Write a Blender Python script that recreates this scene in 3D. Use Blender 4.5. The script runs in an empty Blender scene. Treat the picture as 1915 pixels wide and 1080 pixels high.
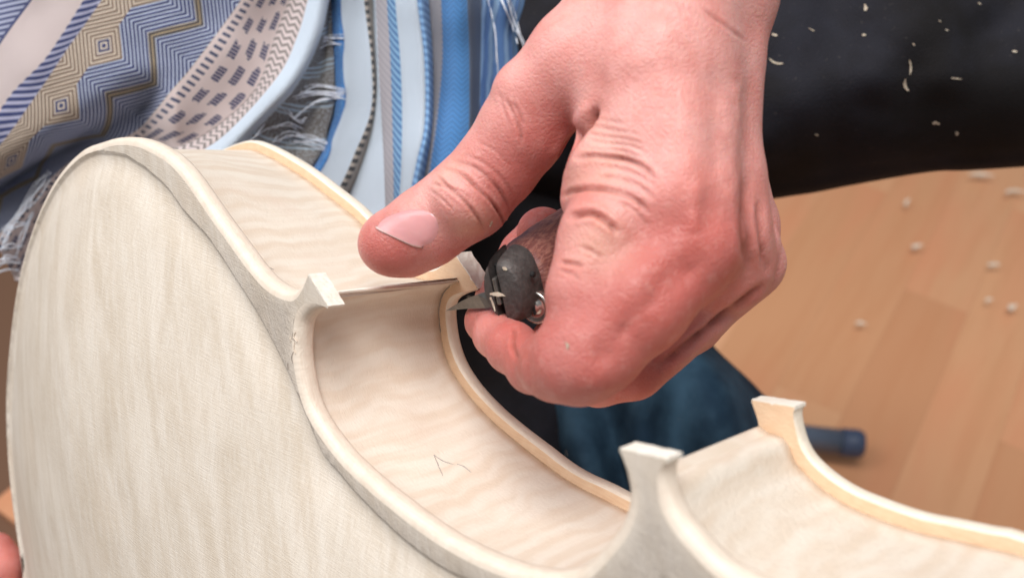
import bpy, bmesh, math, random
import numpy as np
from mathutils import Matrix, Vector
from mathutils.geometry import delaunay_2d_cdt
random.seed(7); rng = np.random.default_rng(7)
scene = bpy.context.scene
C = scene.collection
MM = 0.001
F, CX, CY = 1750., 957.5, 540.          # photograph's focal length and centre in its pixels

# ---------------------------------------------------------------- camera
PITCH = math.radians(45); CAM_H = 0.80
Rm = Matrix.Rotation(math.radians(90) - PITCH, 4, 'X')
CAMM = Matrix.Translation((0, 0, CAM_H)) @ Rm
cam = bpy.data.cameras.new('camera'); cam.lens = F * 36. / 1915.; cam.sensor_width = 36
cam.clip_start = 0.01; cam.clip_end = 50
cam.dof.use_dof = True; cam.dof.focus_distance = 0.236; cam.dof.aperture_fstop = 13.0
camo = bpy.data.objects.new('camera', cam); C.objects.link(camo); camo.matrix_world = CAMM
scene.camera = camo

# ---------------------------------------------------------------- world and light
scene.view_settings.view_transform = 'Standard'; scene.view_settings.look = 'None'
scene.view_settings.exposure = 0.1; scene.view_settings.gamma = 1
w = bpy.data.worlds.new('World'); scene.world = w; w.use_nodes = True
w.node_tree.nodes['Background'].inputs[0].default_value = (0.86, 0.93, 1, 1)
w.node_tree.nodes['Background'].inputs[1].default_value = 0.24
R3 = np.array(CAMM.to_3x3()); T3 = np.array(CAMM.translation)
def c2w(P):                                # millimetres seen from the camera (right, up, forward) to world metres
    P = np.atleast_2d(np.asarray(P, float)); return (P * np.array([1, 1, -1]) * MM) @ R3.T + T3
def area(name, pos, target, size, power, col):
    l = bpy.data.lights.new(name, 'AREA'); l.shape = 'SQUARE'; l.size = size; l.energy = power; l.color = col
    o = bpy.data.objects.new(name, l); C.objects.link(o)
    p, t = Vector(c2w(pos)[0]), Vector(c2w(target)[0])
    o.location = p; o.rotation_euler = (t - p).to_track_quat('-Z', 'Y').to_euler()
area('window_light', (-60, 1120, -1050), (0, 0, 230), 0.9, 30.0, (1.0, 0.975, 0.955))
area('room_light', (-900, 760, -330), (0, 0, 250), 0.9, 9.0, (0.95, 0.97, 1.0))

# ---------------------------------------------------------------- helpers
def ray(p):
    p = np.atleast_2d(np.array(p, float)); return np.stack([(p[:, 0] - CX) / F, (CY - p[:, 1]) / F, np.ones(len(p))], 1)
def pt(px, py, Z): return ray((px, py))[0] * Z
def proj(X): return np.stack([X[:, 0] / X[:, 2] * F + CX, CY - X[:, 1] / X[:, 2] * F], 1)
def tag(o, label=None, cat=None, group=None, kind=None):
    if label: o['label'] = label
    if cat: o['category'] = cat
    if group: o['group'] = group
    if kind: o['kind'] = kind
    return o
def empty(name, cmm, label, cat, group=None):
    o = bpy.data.objects.new(name, None); C.objects.link(o); o.location = c2w(cmm)[0]; o.empty_display_size = .01
    return tag(o, label, cat, group)
def make(name, V, Fc, mat, parent=None, attrs=None, smooth=True, world=False):
    V = np.asarray(V, float)
    W = V if world else c2w(V)
    org = W.mean(0) if parent is None else np.array(parent.matrix_basis.translation if parent.parent is None else parent.matrix_basis.translation + parent.parent.matrix_basis.translation)
    me = bpy.data.meshes.new(name)
    me.from_pydata([tuple(x) for x in (W - org)], [], [tuple(int(i) for i in f) for f in Fc])
    if attrs:
        for k, a in attrs.items():
            at = me.attributes.new(k, 'FLOAT', 'POINT'); at.data.foreach_set('value', np.asarray(a, np.float32))
    if smooth: me.polygons.foreach_set('use_smooth', [True] * len(me.polygons))
    me.materials.append(mat); me.update()
    o = bpy.data.objects.new(name, me); C.objects.link(o)
    if parent is None: o.location = org
    else: o.parent = parent
    return o
def fixn(o):
    bm = bmesh.new(); bm.from_mesh(o.data); bmesh.ops.recalc_face_normals(bm, faces=bm.faces); bm.to_mesh(o.data); bm.free(); return o
def bake(o):                                # apply the modifiers
    dg = bpy.context.evaluated_depsgraph_get(); dg.update()
    me = bpy.data.meshes.new_from_object(o.evaluated_get(dg)); o.modifiers.clear(); o.data = me; return o
def crom(pts, n, ends=True):
    """Catmull-Rom through pts, n samples even in arc length"""
    P = np.array(pts, float); Q = np.vstack([2 * P[0] - P[1], P, 2 * P[-1] - P[-2]]); out = []
    for i in range(1, len(Q) - 2):
        t = np.linspace(0, 1, 14, endpoint=False)[:, None]
        a, b, c, d = Q[i - 1], Q[i], Q[i + 1], Q[i + 2]
        out.append(.5 * ((2 * b) + (c - a) * t + (2 * a - 5 * b + 4 * c - d) * t ** 2 + (3 * b - a - 3 * c + d) * t ** 3))
    O = np.vstack(out + [P[-1:]]); s = np.r_[0, np.cumsum(np.linalg.norm(np.diff(O, axis=0), axis=1))]
    q = np.linspace(0, s[-1], n); return np.stack([np.interp(q, s, O[:, k]) for k in range(O.shape[1])], 1)
def vnoise(P, scale, seed=0):               # cheap value noise, 2-D or 3-D
    P = np.asarray(P, float) / scale; d = P.shape[1]; r = np.random.default_rng(seed); T = r.random((32,) * d)
    i = np.floor(P).astype(int); f = P - i; f = f * f * (3 - 2 * f); out = 0
    for c in range(2 ** d):
        b = [(c >> k) & 1 for k in range(d)]; wgt = 1
        for k in range(d): wgt = wgt * (f[:, k] if b[k] else 1 - f[:, k])
        out = out + wgt * T[tuple((i[:, k] + b[k]) % 32 for k in range(d))]
    return out * 2 - 1

# ---------------------------------------------------------------- shader expressions
class S:
    def __init__(s, nt, sock): s.nt, s.k = nt, sock
    def _m(s, op, *a):
        n = s.nt.nodes.new('ShaderNodeMath'); n.operation = op
        for i, x in enumerate((s,) + a):
            if isinstance(x, S): s.nt.links.new(x.k, n.inputs[i])
            else: n.inputs[i].default_value = x
        return S(s.nt, n.outputs[0])
    def __add__(s, o): return s._m('ADD', o)
    __radd__ = __add__
    def __sub__(s, o): return s._m('SUBTRACT', o)
    def __rsub__(s, o): return (s * -1) + o
    def __mul__(s, o): return s._m('MULTIPLY', o)
    __rmul__ = __mul__
    def __truediv__(s, o): return s._m('DIVIDE', o)
    def gt(s, o): return s._m('GREATER_THAN', o)
    def lt(s, o): return s._m('LESS_THAN', o)
    def sin(s): return s._m('SINE')
    def abs(s): return s._m('ABSOLUTE')
    def frac(s): return s._m('FRACT')
    def floor(s): return s._m('FLOOR')
    def pp(s, o): return s._m('PINGPONG', o)
    def pow(s, o): return s._m('POWER', o)
    def sm(s, a, b):
        n = s.nt.nodes.new('ShaderNodeMapRange'); n.interpolation_type = 'SMOOTHSTEP'
        s.nt.links.new(s.k, n.inputs[0]); n.inputs[1].default_value = a; n.inputs[2].default_value = b; return S(s.nt, n.outputs[0])
class Mat:
    def __init__(s, name):
        s.m = bpy.data.materials.new(name); s.m.use_nodes = True; s.nt = s.m.node_tree
        s.b = s.nt.nodes['Principled BSDF']
    def attr(s, n):
        a = s.nt.nodes.new('ShaderNodeAttribute'); a.attribute_name = n; return S(s.nt, a.outputs['Fac'])
    def obj(s):
        t = s.nt.nodes.new('ShaderNodeTexCoord'); return t.outputs['Object']
    def vec(s, x, y, z=0.):
        c = s.nt.nodes.new('ShaderNodeCombineXYZ')
        for i, q in enumerate((x, y, z)):
            if isinstance(q, S): s.nt.links.new(q.k, c.inputs[i])
            else: c.inputs[i].default_value = q
        return c.outputs[0]
    def noise(s, v, sc, det=3, rough=.5, dist=0):
        n = s.nt.nodes.new('ShaderNodeTexNoise'); n.inputs['Scale'].default_value = sc; n.inputs['Detail'].default_value = det
        n.inputs['Roughness'].default_value = rough; n.inputs['Distortion'].default_value = dist; s.nt.links.new(v, n.inputs['Vector']); return S(s.nt, n.outputs['Fac'])
    def vor(s, v, sc):
        n = s.nt.nodes.new('ShaderNodeTexVoronoi'); n.inputs['Scale'].default_value = sc; n.feature = 'DISTANCE_TO_EDGE'; s.nt.links.new(v, n.inputs['Vector']); return S(s.nt, n.outputs[0])
    def mix(s, f, a, b):
        n = s.nt.nodes.new('ShaderNodeMix'); n.data_type = 'RGBA'
        if isinstance(f, S): s.nt.links.new(f.k, n.inputs[0])
        else: n.inputs[0].default_value = f
        for i, c in ((6, a), (7, b)):
            if isinstance(c, tuple): n.inputs[i].default_value = (*c, 1)
            else: s.nt.links.new(c, n.inputs[i])
        return n.outputs[2]
    def ramp(s, f, stops, const=False):
        n = s.nt.nodes.new('ShaderNodeValToRGB'); r = n.color_ramp
        if const: r.interpolation = 'CONSTANT'
        while len(r.elements) < len(stops): r.elements.new(.5)
        for e, (p, c) in zip(r.elements, stops): e.position = p; e.color = (*c, 1)
        s.nt.links.new(f.k, n.inputs[0]); return n.outputs[0]
    def col(s, c):
        if isinstance(c, tuple): s.b.inputs['Base Color'].default_value = (*c, 1)
        else: s.nt.links.new(c, s.b.inputs['Base Color'])
        return s
    def set(s, **k):
        for a, v in k.items():
            i = s.b.inputs[a.replace('_', ' ')]
            if isinstance(v, S): s.nt.links.new(v.k, i)
            else: i.default_value = v
        return s
    def bump(s, h, dist, strength=1.):
        n = s.nt.nodes.new('ShaderNodeBump'); n.inputs['Distance'].default_value = dist; n.inputs['Strength'].default_value = strength
        s.nt.links.new(h.k, n.inputs['Height']); s.nt.links.new(n.outputs[0], s.b.inputs['Normal']); return s
def lin(r, g, b): return tuple(((x / 255) / 12.92 if x / 255 < .04045 else ((x / 255 + .055) / 1.055) ** 2.4) for x in (r, g, b))

def mat_rib(name, roughy=0., warm=0.):
    m = Mat(name); s_, h_ = m.attr('s'), m.attr('h')     # millimetres along and across the strip
    wob = m.noise(m.vec(s_ * .03, h_ * .05), 1., 2)
    fl = m.noise(m.vec(s_ * .26 + wob * 1.6, h_ * .014), 1., 2, .6) * .82 + ((s_ * 1.05 + wob * 22. + h_ * .02).sin() * .5 + .5) * .17
    gr = m.noise(m.vec(s_ * .5, h_ * 4.), 1., 3, .7)
    big = m.noise(m.vec(s_ * .05, h_ * .07), 1., 3)
    f = fl.sm(.3, .72)
    a, b = ((.82, .735, .63), (.72, .585, .455)) if not warm else ((.80, .63, .42), (.72, .52, .30))
    c = m.mix(f * .75 + gr * .2, a, b)
    c = m.mix(big.sm(.5, .8) * .35, c, (.74, .58, .47))
    m.col(c).set(Roughness=.58).bump(gr * .6 + fl * .25 + m.noise(m.vec(s_ * .9, h_ * .9), 1., 4) * roughy, .00022)
    return m.m
M_RIB = mat_rib('planed_flamed_maple', .4); M_RIB_ROUGH = mat_rib('rough_scraped_maple', 1.3)
def mat_plate():
    m = Mat('sanded_grey_maple'); o = m.obj(); u_, v_ = m.attr('u'), m.attr('v')
    # fine grain runs along the instrument, curl runs across it
    gr = m.noise(m.vec(u_ * .18, v_ * 3.2), 1., 3, .7)
    cr = m.noise(m.vec(u_ * 1.9 + v_ * .35, v_ * .12 - u_ * .02), 1., 3, .7)
    fl = m.noise(m.vec(u_ * .11 + v_ * .02, v_ * .022), 1., 2)
    big = m.noise(m.vec(u_ * .02, v_ * .02), 1., 4)
    st = m.noise(m.vec(u_ * .09 + v_ * .06, v_ * .016 - u_ * .012), 1., 4, .62, .6)
    st2 = m.noise(m.vec(u_ * .42 + v_ * .22, v_ * .05 - u_ * .04), 1., 3, .6)
    c = m.mix(st.sm(.3, .7), (.73, .64, .54), (.60, .50, .39))
    c = m.mix(st2.sm(.42, .72) * .35, c, (.77, .70, .615))
    c = m.mix(cr.sm(.42, .68) * .26, c, (.50, .40, .31))
    c = m.mix(gr.sm(.42, .7) * .3, c, (.80, .73, .65))
    c = m.mix(big.sm(.48, .75) * .4, c, (.68, .54, .41))
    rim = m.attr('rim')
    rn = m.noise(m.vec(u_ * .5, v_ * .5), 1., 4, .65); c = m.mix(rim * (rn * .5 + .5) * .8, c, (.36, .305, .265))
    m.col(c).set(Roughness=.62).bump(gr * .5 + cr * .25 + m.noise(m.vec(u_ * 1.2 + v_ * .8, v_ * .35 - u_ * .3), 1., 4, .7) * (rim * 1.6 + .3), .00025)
    return m.m
M_PLATE = mat_plate()
def mat_edge(name, a, b, rough=.5):
    m = Mat(name); s_, h_ = m.attr('s'), m.attr('h')
    n = m.noise(m.vec(s_ * .35, h_ * .5), 1., 4, .65); g = m.noise(m.vec(s_ * 1.4, h_ * 2.), 1., 3)
    ln = m.noise(m.vec(s_ * .12, h_ * 2.6), 1., 3, .6); c = m.mix(n.sm(.3, .7) * .6 + ln.sm(.45, .6) * .4, a, b); m.col(c).set(Roughness=rough).bump(n + g * .5, .00014); return m.m
M_EDGE = mat_edge('cut_maple_edge', (.83, .72, .60), (.74, .61, .49))
M_FAR = mat_edge('spruce_underside', (.84, .61, .41), (.76, .51, .32))
M_FAREDGE = mat_edge('fresh_cut_spruce_edge', (.88, .79, .67), (.80, .68, .53))
M_END = mat_edge('pale_end_grain', (.93, .88, .79), (.86, .78, .66), .8)

# ================================================================ VIOLIN BODY
H, T = 50., 4.6
n_ = np.array([2548 - CX, CY - 330, F]); n_ /= np.linalg.norm(n_)
P0 = ray((596, 542))[0] * (5.617 * H * n_[2])
r2 = ray((1197, 846))[0]; P2_ = r2 * (n_ @ P0) / (n_ @ r2)
u_ = P2_ - P0; u_ /= np.linalg.norm(u_); v_ = np.cross(n_, u_)
def fw(uv, off):
    uv = np.atleast_2d(uv); off = np.broadcast_to(off, (len(uv),))
    return P0 + uv[:, :1] * u_ + uv[:, 1:] * v_ + off[:, None] * n_
def bp(px, off):
    r = ray(px); t = (n_ @ P0 + off) / (r @ n_); X = r * t[:, None] - P0; return np.stack([X @ u_, X @ v_], 1)
AX = -102.                                   # the instrument's centre line
cornA, cornB = (-4.2, 2.4), (3.9, -2.6)
cornC, cornD = (84., -1.), (93., 1.2)
farA, farB = (-4.6, 4.3), (5.6, -2.2)
B1 = bp([(40, 1080), (15, 900), (8, 760), (15, 640), (32, 520), (60, 420), (100, 335), (145, 283), (188, 264), (222, 256), (259, 259), (296, 276), (322, 294), (352, 327), (400, 396), (437, 447), (474, 497), (503, 527), (537, 543), (560, 534)], 0)
B1 = np.vstack([B1, [cornA]])
CN = bp([(585, 580), (566, 595), (560, 618), (560, 677), (579, 758), (627, 833), (692, 898), (772, 962), (853, 1016), (934, 1053), (1014, 1073), (1080, 1064), (1130, 1016), (1156, 980), (1168, 945), (1170, 905)], 0)
CN = np.vstack([[cornB], CN, [cornC]])
B2 = np.array([cornD, (92.6, -1.2), (94, -4), (97, -7), (101, -9), (107, -11), (114, -10.5), (120, -9.5), (126, -8), (132, -6.5), (140, -5), (152, -4.5), (168, -9), (184, -20), (198, -36), (210, -58), (217, -80), (219, AX)])
# far plate, where the photograph shows it
FB1 = np.vstack([B1[:8], bp([(481, 264), (522, 272), (567, 296), (607, 321), (652, 355), (689, 384), (720, 415)], H), [(-34, 1.6), (-25, -1.7), (-18, -3.0), (-11, -1.6), farA]])
FCN = np.vstack([[farB], [(.2, -5.2), (-3.6, -9)], bp([(861, 602), (874, 661), (907, 715), (960, 769), (1041, 833), (1095, 871), (1150, 898)], H), [(64, -34), (74, -31), (81, -26), (85, -19), (87, -12), (86.6, -6)], [cornC]])
FB2 = np.vstack([[cornD], bp([(1504, 772), (1525, 832), (1560, 870), (1611, 904), (1674, 930), (1738, 951), (1802, 964), (1866, 977), (1915, 987)], H), [(147, -4.5), (168, -9), (184, -20), (198, -36), (210, -58), (217, -80), (219, AX)]])
def closed(b1, c, b2):
    h = np.vstack([crom(b1, 230), crom(c, 170), crom(b2, 170)])
    top = h[0, 1]
    m = h[::-1].copy(); m[:, 1] = 2 * AX - m[:, 1]
    m = m[m[:, 1] < top - 6] if top < AX else m
    # fair the join at the hidden lower end
    return np.vstack([h, m[1:]])
ON = closed(B1, CN, B2); OF = closed(FB1, FCN, FB2)
def normals2(P):
    t = np.roll(P, -1, 0) - np.roll(P, 1, 0); t /= np.linalg.norm(t, axis=1)[:, None] + 1e-9; return np.stack([t[:, 1], -t[:, 0]], 1)
def inset(P, d):
    """shrink a closed outline inwards (the list runs clockwise with the body on its right side)"""
    return P + normals2(P) * d
def inside(P, Q):
    x, y = Q[:, 0], Q[:, 1]; res = np.zeros(len(Q), bool); A = P; B = np.roll(P, -1, 0)
    for a, b in zip(A, B):
        c = ((a[1] > y) != (b[1] > y)); xx = (b[0] - a[0]) * (y - a[1]) / (b[1] - a[1] + 1e-12) + a[0]; res ^= c & (x < xx)
    return res
def dist_to(P, Q, close=True):
    A = P; B = np.roll(P, -1, 0)
    if not close: A, B = P[:-1], P[1:]
    best = np.full(len(Q), 1e9)
    for a, b in zip(A, B):
        ab = b - a; t = np.clip(((Q - a) @ ab) / (ab @ ab + 1e-12), 0, 1); best = np.minimum(best, np.linalg.norm(Q - a - t[:, None] * ab, axis=1))
    return best
if not inside(ON, inset(ON, 1.)[[60]])[0]: sgn = -1
else: sgn = 1
violin = empty('violin_body', fw((40, -60), 0)[0], 'unvarnished pale maple and spruce violin body held on its side, its waist under the thumb', 'violin')

# channel line: edge of the arching on the outer face
ch = bp([(222, 286), (246, 297), (278, 318), (315, 352), (344, 393), (389, 442), (436, 512), (482, 584), (520, 656), (549, 718), (579, 790), (606, 849), (633, 881), (676, 930), (740, 992), (794, 1035), (860, 1075), (960, 1105), (1090, 1108), (1200, 1100), (1300, 1125)], 0)
_b = crom(B1, 120); _i = _b + normals2(_b) * sgn * 2.6; _k = proj(fw(_b, 0))[:, 0] < 185; _k[:3] = False
chP = np.vstack([_i[_k][:60:5] if _k.sum() < 60 else _i[_k][::6], ch, [(150, -22), (175, -30), (192, -48), (204, -72), (210, AX)]])
chP = crom(chP, 330)
chm = chP[::-1].copy(); chm[:, 1] = 2 * AX - chm[:, 1]; chm = chm[chm[:, 1] < chP[0, 1] - 6]
CH = np.vstack([chP, chm[1:]])

def plate(name, O, base, outer, mat_face, mat_edge_, channel):
    """base = offset of the face seen from outside, outer = +1/-1 direction towards outside"""
    prof = [(2.4, 0.), (1.5, .14), (.75, .5), (.22, 1.15), (0., 2.0), (0., 3.5), (.2, 4.2), (.7, T)]
    cf = np.clip((np.min([np.linalg.norm(O - np.array(q_), axis=1) for c_ in (cornA, cornB, cornC, cornD, farA, farB) for q_ in (c_, (c_[0], 2 * AX - c_[1]))], axis=0) - .6) / 7., .04, 1)[:, None]
    N = len(O); nrm = normals2(O) * sgn
    rough = vnoise(np.c_[np.arange(N) * .7, np.zeros(N)], 2.2, 4)[:, None] * .03 + vnoise(np.c_[np.arange(N), np.zeros(N)], 9, 5)[:, None] * .08
    rings = [O + nrm * (i * cf + rough) for k, (i, d) in enumerate(prof)]
    V = []; Fc = []; s = np.r_[0, np.cumsum(np.linalg.norm(np.diff(O, axis=0), axis=1))]
    A = dict(s=[], h=[])
    for (i, d), R in zip(prof, rings):
        V.append(fw(R, base - outer * d)); A['s'].append(s); A['h'].append(np.full(N, d))
    V = np.vstack(V)
    for k in range(len(prof) - 1):
        for j in range(N):
            j2 = (j + 1) % N; Fc.append((k * N + j, k * N + j2, (k + 1) * N + j2, (k + 1) * N + j))
    edge = make('plate_edge', V, Fc, mat_edge_, violin, {k: np.concatenate(a) for k, a in A.items()}); fixn(edge)
    # faces
    def face(R, fn, step, extra=()):
        R = R.copy(); lo, hi = R.min(0), R.max(0)
        gx, gy = np.meshgrid(np.arange(lo[0], hi[0], step), np.arange(lo[1], hi[1], step)); G = np.stack([gx.ravel(), gy.ravel()], 1)
        G[:, 0] += (np.round((G[:, 1] - lo[1]) / step) % 2) * step / 2
        G = G[inside(R, G)]; G = G[dist_to(R[::2], G) > step * .6]
        E = [R]; edges = [(i, (i + 1) % len(R)) for i in range(len(R))]; nE = len(R)
        for X in extra:
            X = X[inside(R, X)]; E.append(X); nE += len(X)
        if len(extra):
            XX = np.vstack(E[1:]); keep = dist_to(CH, G) > 2.6; G = G[keep]
        pts = np.vstack(E + [G])
        vo, eo, fo, _, _, _ = delaunay_2d_cdt([Vector(p) for p in pts], edges, [], 1, 1e-4)
        vo = np.array([tuple(x) for x in vo]); off = fn(vo)
        return vo, off, [tuple(f) for f in fo]
    return edge, rings, face
E1, ringsN, faceN = plate('p', ON, 0., -1, M_PLATE, M_EDGE, True)
E2, ringsF, faceF = plate('p', OF, H, 1, M_FAR, M_FAREDGE, False)
E1['label'] = 'cream cut edge of the near plate'; E2['label'] = 'pale cut edge of the far plate'
nch = normals2(CH) * sgn
def hN(Q):
    ins = inside(CH, Q); d = dist_to(CH[::2], Q)
    rise = 15.5 * (1 - np.clip(1 - np.maximum(d - 3.5, 0) / 96., 0, 1) ** 2.0)
    step = -.75 * np.clip(d / .7, 0, 1)
    step = step * np.clip(1.3 - d / 9., 0.15, 1)
    out = np.where(ins, step + rise, 0.)
    out = out + vnoise(Q, 11., 3) * .12 * np.clip(dist_to(ON[::2], Q) / 3, 0, 1) + np.where(ins, 0, vnoise(Q, 2.4, 9) * .07 * np.clip(dist_to(ON[::2], Q) - 1.6, 0, 1))
    return out
vo, off, fo = faceN(ringsN[0], hN, 1.9, [CH, CH + nch * .7, CH + nch * 1.5, CH + nch * 2.4, CH - nch * .25])
ins = inside(CH, vo); dd = dist_to(CH[::2], vo)
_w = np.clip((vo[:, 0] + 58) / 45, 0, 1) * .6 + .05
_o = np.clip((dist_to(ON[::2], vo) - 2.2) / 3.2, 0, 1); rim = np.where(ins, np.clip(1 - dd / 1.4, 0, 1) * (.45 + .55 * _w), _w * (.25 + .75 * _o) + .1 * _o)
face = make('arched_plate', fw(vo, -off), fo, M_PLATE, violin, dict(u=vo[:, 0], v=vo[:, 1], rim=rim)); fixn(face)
face['label'] = 'grey sanded arched outer face of the near plate'
vo, off, fo = faceN(ringsN[-1], lambda q: np.zeros(len(q)), 9.)
fixn(make('plate_underside', fw(vo, T), fo, M_EDGE, violin, dict(s=vo[:, 0], h=vo[:, 1])))
vo, off, fo = faceF(ringsF[-1], lambda q: np.zeros(len(q)), 9.)
b = fixn(make('plate_underside', fw(vo, H - T), fo, M_FAR, violin, dict(s=vo[:, 0], h=vo[:, 1]))); b['label'] = 'tan inner face of the far plate overhanging the ribs'
vo, off, fo = faceF(ringsF[0], lambda q: 14 * (1 - np.clip(1 - dist_to(OF[::3], q) / 95., 0, 1) ** 2), 7.)
fixn(make('arched_plate', fw(vo, H + off), fo, M_FAR, violin, dict(s=vo[:, 0], h=vo[:, 1])))
# white cut ends of the two near corners
def corner_end(a, b, base, outer, off_, ext=0.):
    a, b = np.array(a), np.array(b); d = (b - a) / np.linalg.norm(b - a); nn = np.array([-d[1], d[0]])
    if inside(ON, (((a + b) / 2 + nn * 1.)[None]))[0]: nn = -nn
    V = []; Fc = []; nu, nv = 9, 6
    for k, lift in ((0, .16), (1, -.6)):
        for i in range(nu):
            for j in range(nv):
                fu, fv = i / (nu - 1), j / (nv - 1)
                p = a + (b - a) * (fu * 1.0) + nn * (lift + (random.uniform(-.07, .07) if k == 0 else 0)); V.append(fw(p, base + outer * (.05 - ext + (T - .1 + ext) * fv) + (random.uniform(-.16, .16) if k == 0 and j in (0, nv - 1) else 0))[0])
    for k in range(2):
        for i in range(nu - 1):
            for j in range(nv - 1):
                q = k * nu * nv + i * nv + j; Fc.append((q, q + nv, q + nv + 1, q + 1))
    m = nu * nv
    bd = [i * nv for i in range(nu)] + [(nu - 1) * nv + j for j in range(1, nv)] + [i * nv + nv - 1 for i in range(nu - 2, -1, -1)] + [j for j in range(nv - 2, 0, -1)]
    for x, y in zip(bd, bd[1:] + bd[:1]): Fc.append((x, y, y + m, x + m))
    V = np.array(V); P = proj(V)
    return fixn(make('corner_end', V, Fc, M_END, violin, dict(s=P[:, 0] * .1, h=P[:, 1] * .1), smooth=False))
for a, b in ((cornA, cornB), (cornC, cornD)):
    corner_end(a, b, 0., 1, 0); corner_end(*((farA, farB) if a == cornA else (a, b)), H, -1, 0, 1.5 if a == cornA else .3)

# ribs: three strips (lower bout, waist, upper bout), mirrored on the hidden side
tipA = bp([(846, 521)], H - T)[0]; tipB = bp([(1428, 806)], H - T)[0]
OVH = 3.1
def rib(Pn, Pf, mat, ends, mirror=False):
    """Pn/Pf: outer line at the near and far plate"""
    nu = len(Pn); nv = 14; V = []; s = np.r_[0, np.cumsum(np.linalg.norm(np.diff((Pn + Pf) / 2, axis=0), axis=1))]
    tg = np.gradient((Pn + Pf) / 2, axis=0); tg /= np.linalg.norm(tg, axis=1)[:, None]; nr = np.stack([tg[:, 1], -tg[:, 0]], 1) * sgn
    Sa, Ha, Va = [], [], []
    for side in (0, 1):
        for j in range(nv):
            f = j / (nv - 1); L = Pn + (Pf - Pn) * f + nr * side * 1.3
            if side == 0: L = L + nr * (vnoise(np.c_[s, np.full(nu, f * 41)], 7., 8) * .12)[:, None]
            if mirror: L = L.copy(); L[:, 1] = 2 * AX - L[:, 1]
            Va.append(fw(L, (T - .15) + (H - 2 * T + .3) * f)); Sa.append(s); Ha.append(np.full(nu, f * 41))
    V = np.vstack(Va); m = nu * nv; Fc = []
    for sd in (0, 1):
        for j in range(nv - 1):
            for i in range(nu - 1):
                q = sd * m + j * nu + i; Fc.append((q, q + 1, q + nu + 1, q + nu))
    bd = list(range(nu)) + [j * nu + nu - 1 for j in range(1, nv)] + [(nv - 1) * nu + i for i in range(nu - 2, -1, -1)] + [j * nu for j in range(nv - 2, 0, -1)]
    for x, y in zip(bd, bd[1:] + bd[:1]): Fc.append((x, y, y + m, x + m))
    return fixn(make('rib', V, Fc, mat, violin, dict(s=np.concatenate(Sa), h=np.concatenate(Ha))))
def strip(P, ta, tb, cut=5.5, n=170, ext=(0, 0)):
    P = crom(P, 300); t = np.gradient(P, axis=0); t /= np.linalg.norm(t, axis=1)[:, None]; Q = P + np.stack([t[:, 1], -t[:, 0]], 1) * sgn * OVH
    s = np.r_[0, np.cumsum(np.linalg.norm(np.diff(P, axis=0), axis=1))]
    k = (s > (cut if ta is not None else -1)) & (s < s[-1] - (cut if tb is not None else -1)); Q = Q[k][::6]
    L = ([ta] if ta is not None else []) + list(Q) + ([tb] if tb is not None else []); return crom(L, n)
r1 = (strip(B1, None, tipA), strip(FB1, None, tipA)); r2_ = (strip(CN, tipA, tipB - [1.5, .5]), strip(FCN, tipA, tipB - [1.5, .5])); r3 = (strip(B2, tipB, None), strip(FB2, tipB, None))
rb = []
for k, (r, mt) in enumerate(((r1, M_RIB), (r2_, M_RIB), (r3, M_RIB_ROUGH))):
    rb.append(rib(r[0], r[1], mt, None)); rib(r[0], r[1], mt, None, True)
rb[0]['label'] = 'flamed rib of the wide bout at the left, under the thumb'
rb[1]['label'] = 'curved waist rib with the pencil mark'
rb[2]['label'] = 'rough scraped rib of the right-hand bout'

_d = v_ * .0
def bar(name, p, q, wa, wb, ha, hb, mat, parent):
    V = [c_ + wa * a_ + ha * b_ for c_ in (p, q) for a_, b_ in ((-1, -1), (1, -1), (1, 1), (-1, 1))]
    return fixn(make(name, V, [(0, 1, 2, 3), (4, 5, 6, 7), (0, 1, 5, 4), (1, 2, 6, 5), (2, 3, 7, 6), (3, 0, 4, 7)], mat, parent, dict(s=[0, 1, 2, 3, 40, 41, 42, 43], h=[0, 1, 2, 3, 0, 1, 2, 3]), smooth=False))
bar('rib_joint', fw(tipA, T - .2)[0] + u_ * .35 + v_ * .1, fw(tipA, H - T + .2)[0] + u_ * .35 + v_ * .1, u_ * .45, None, v_ * .10, None, M_END, violin)
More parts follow.
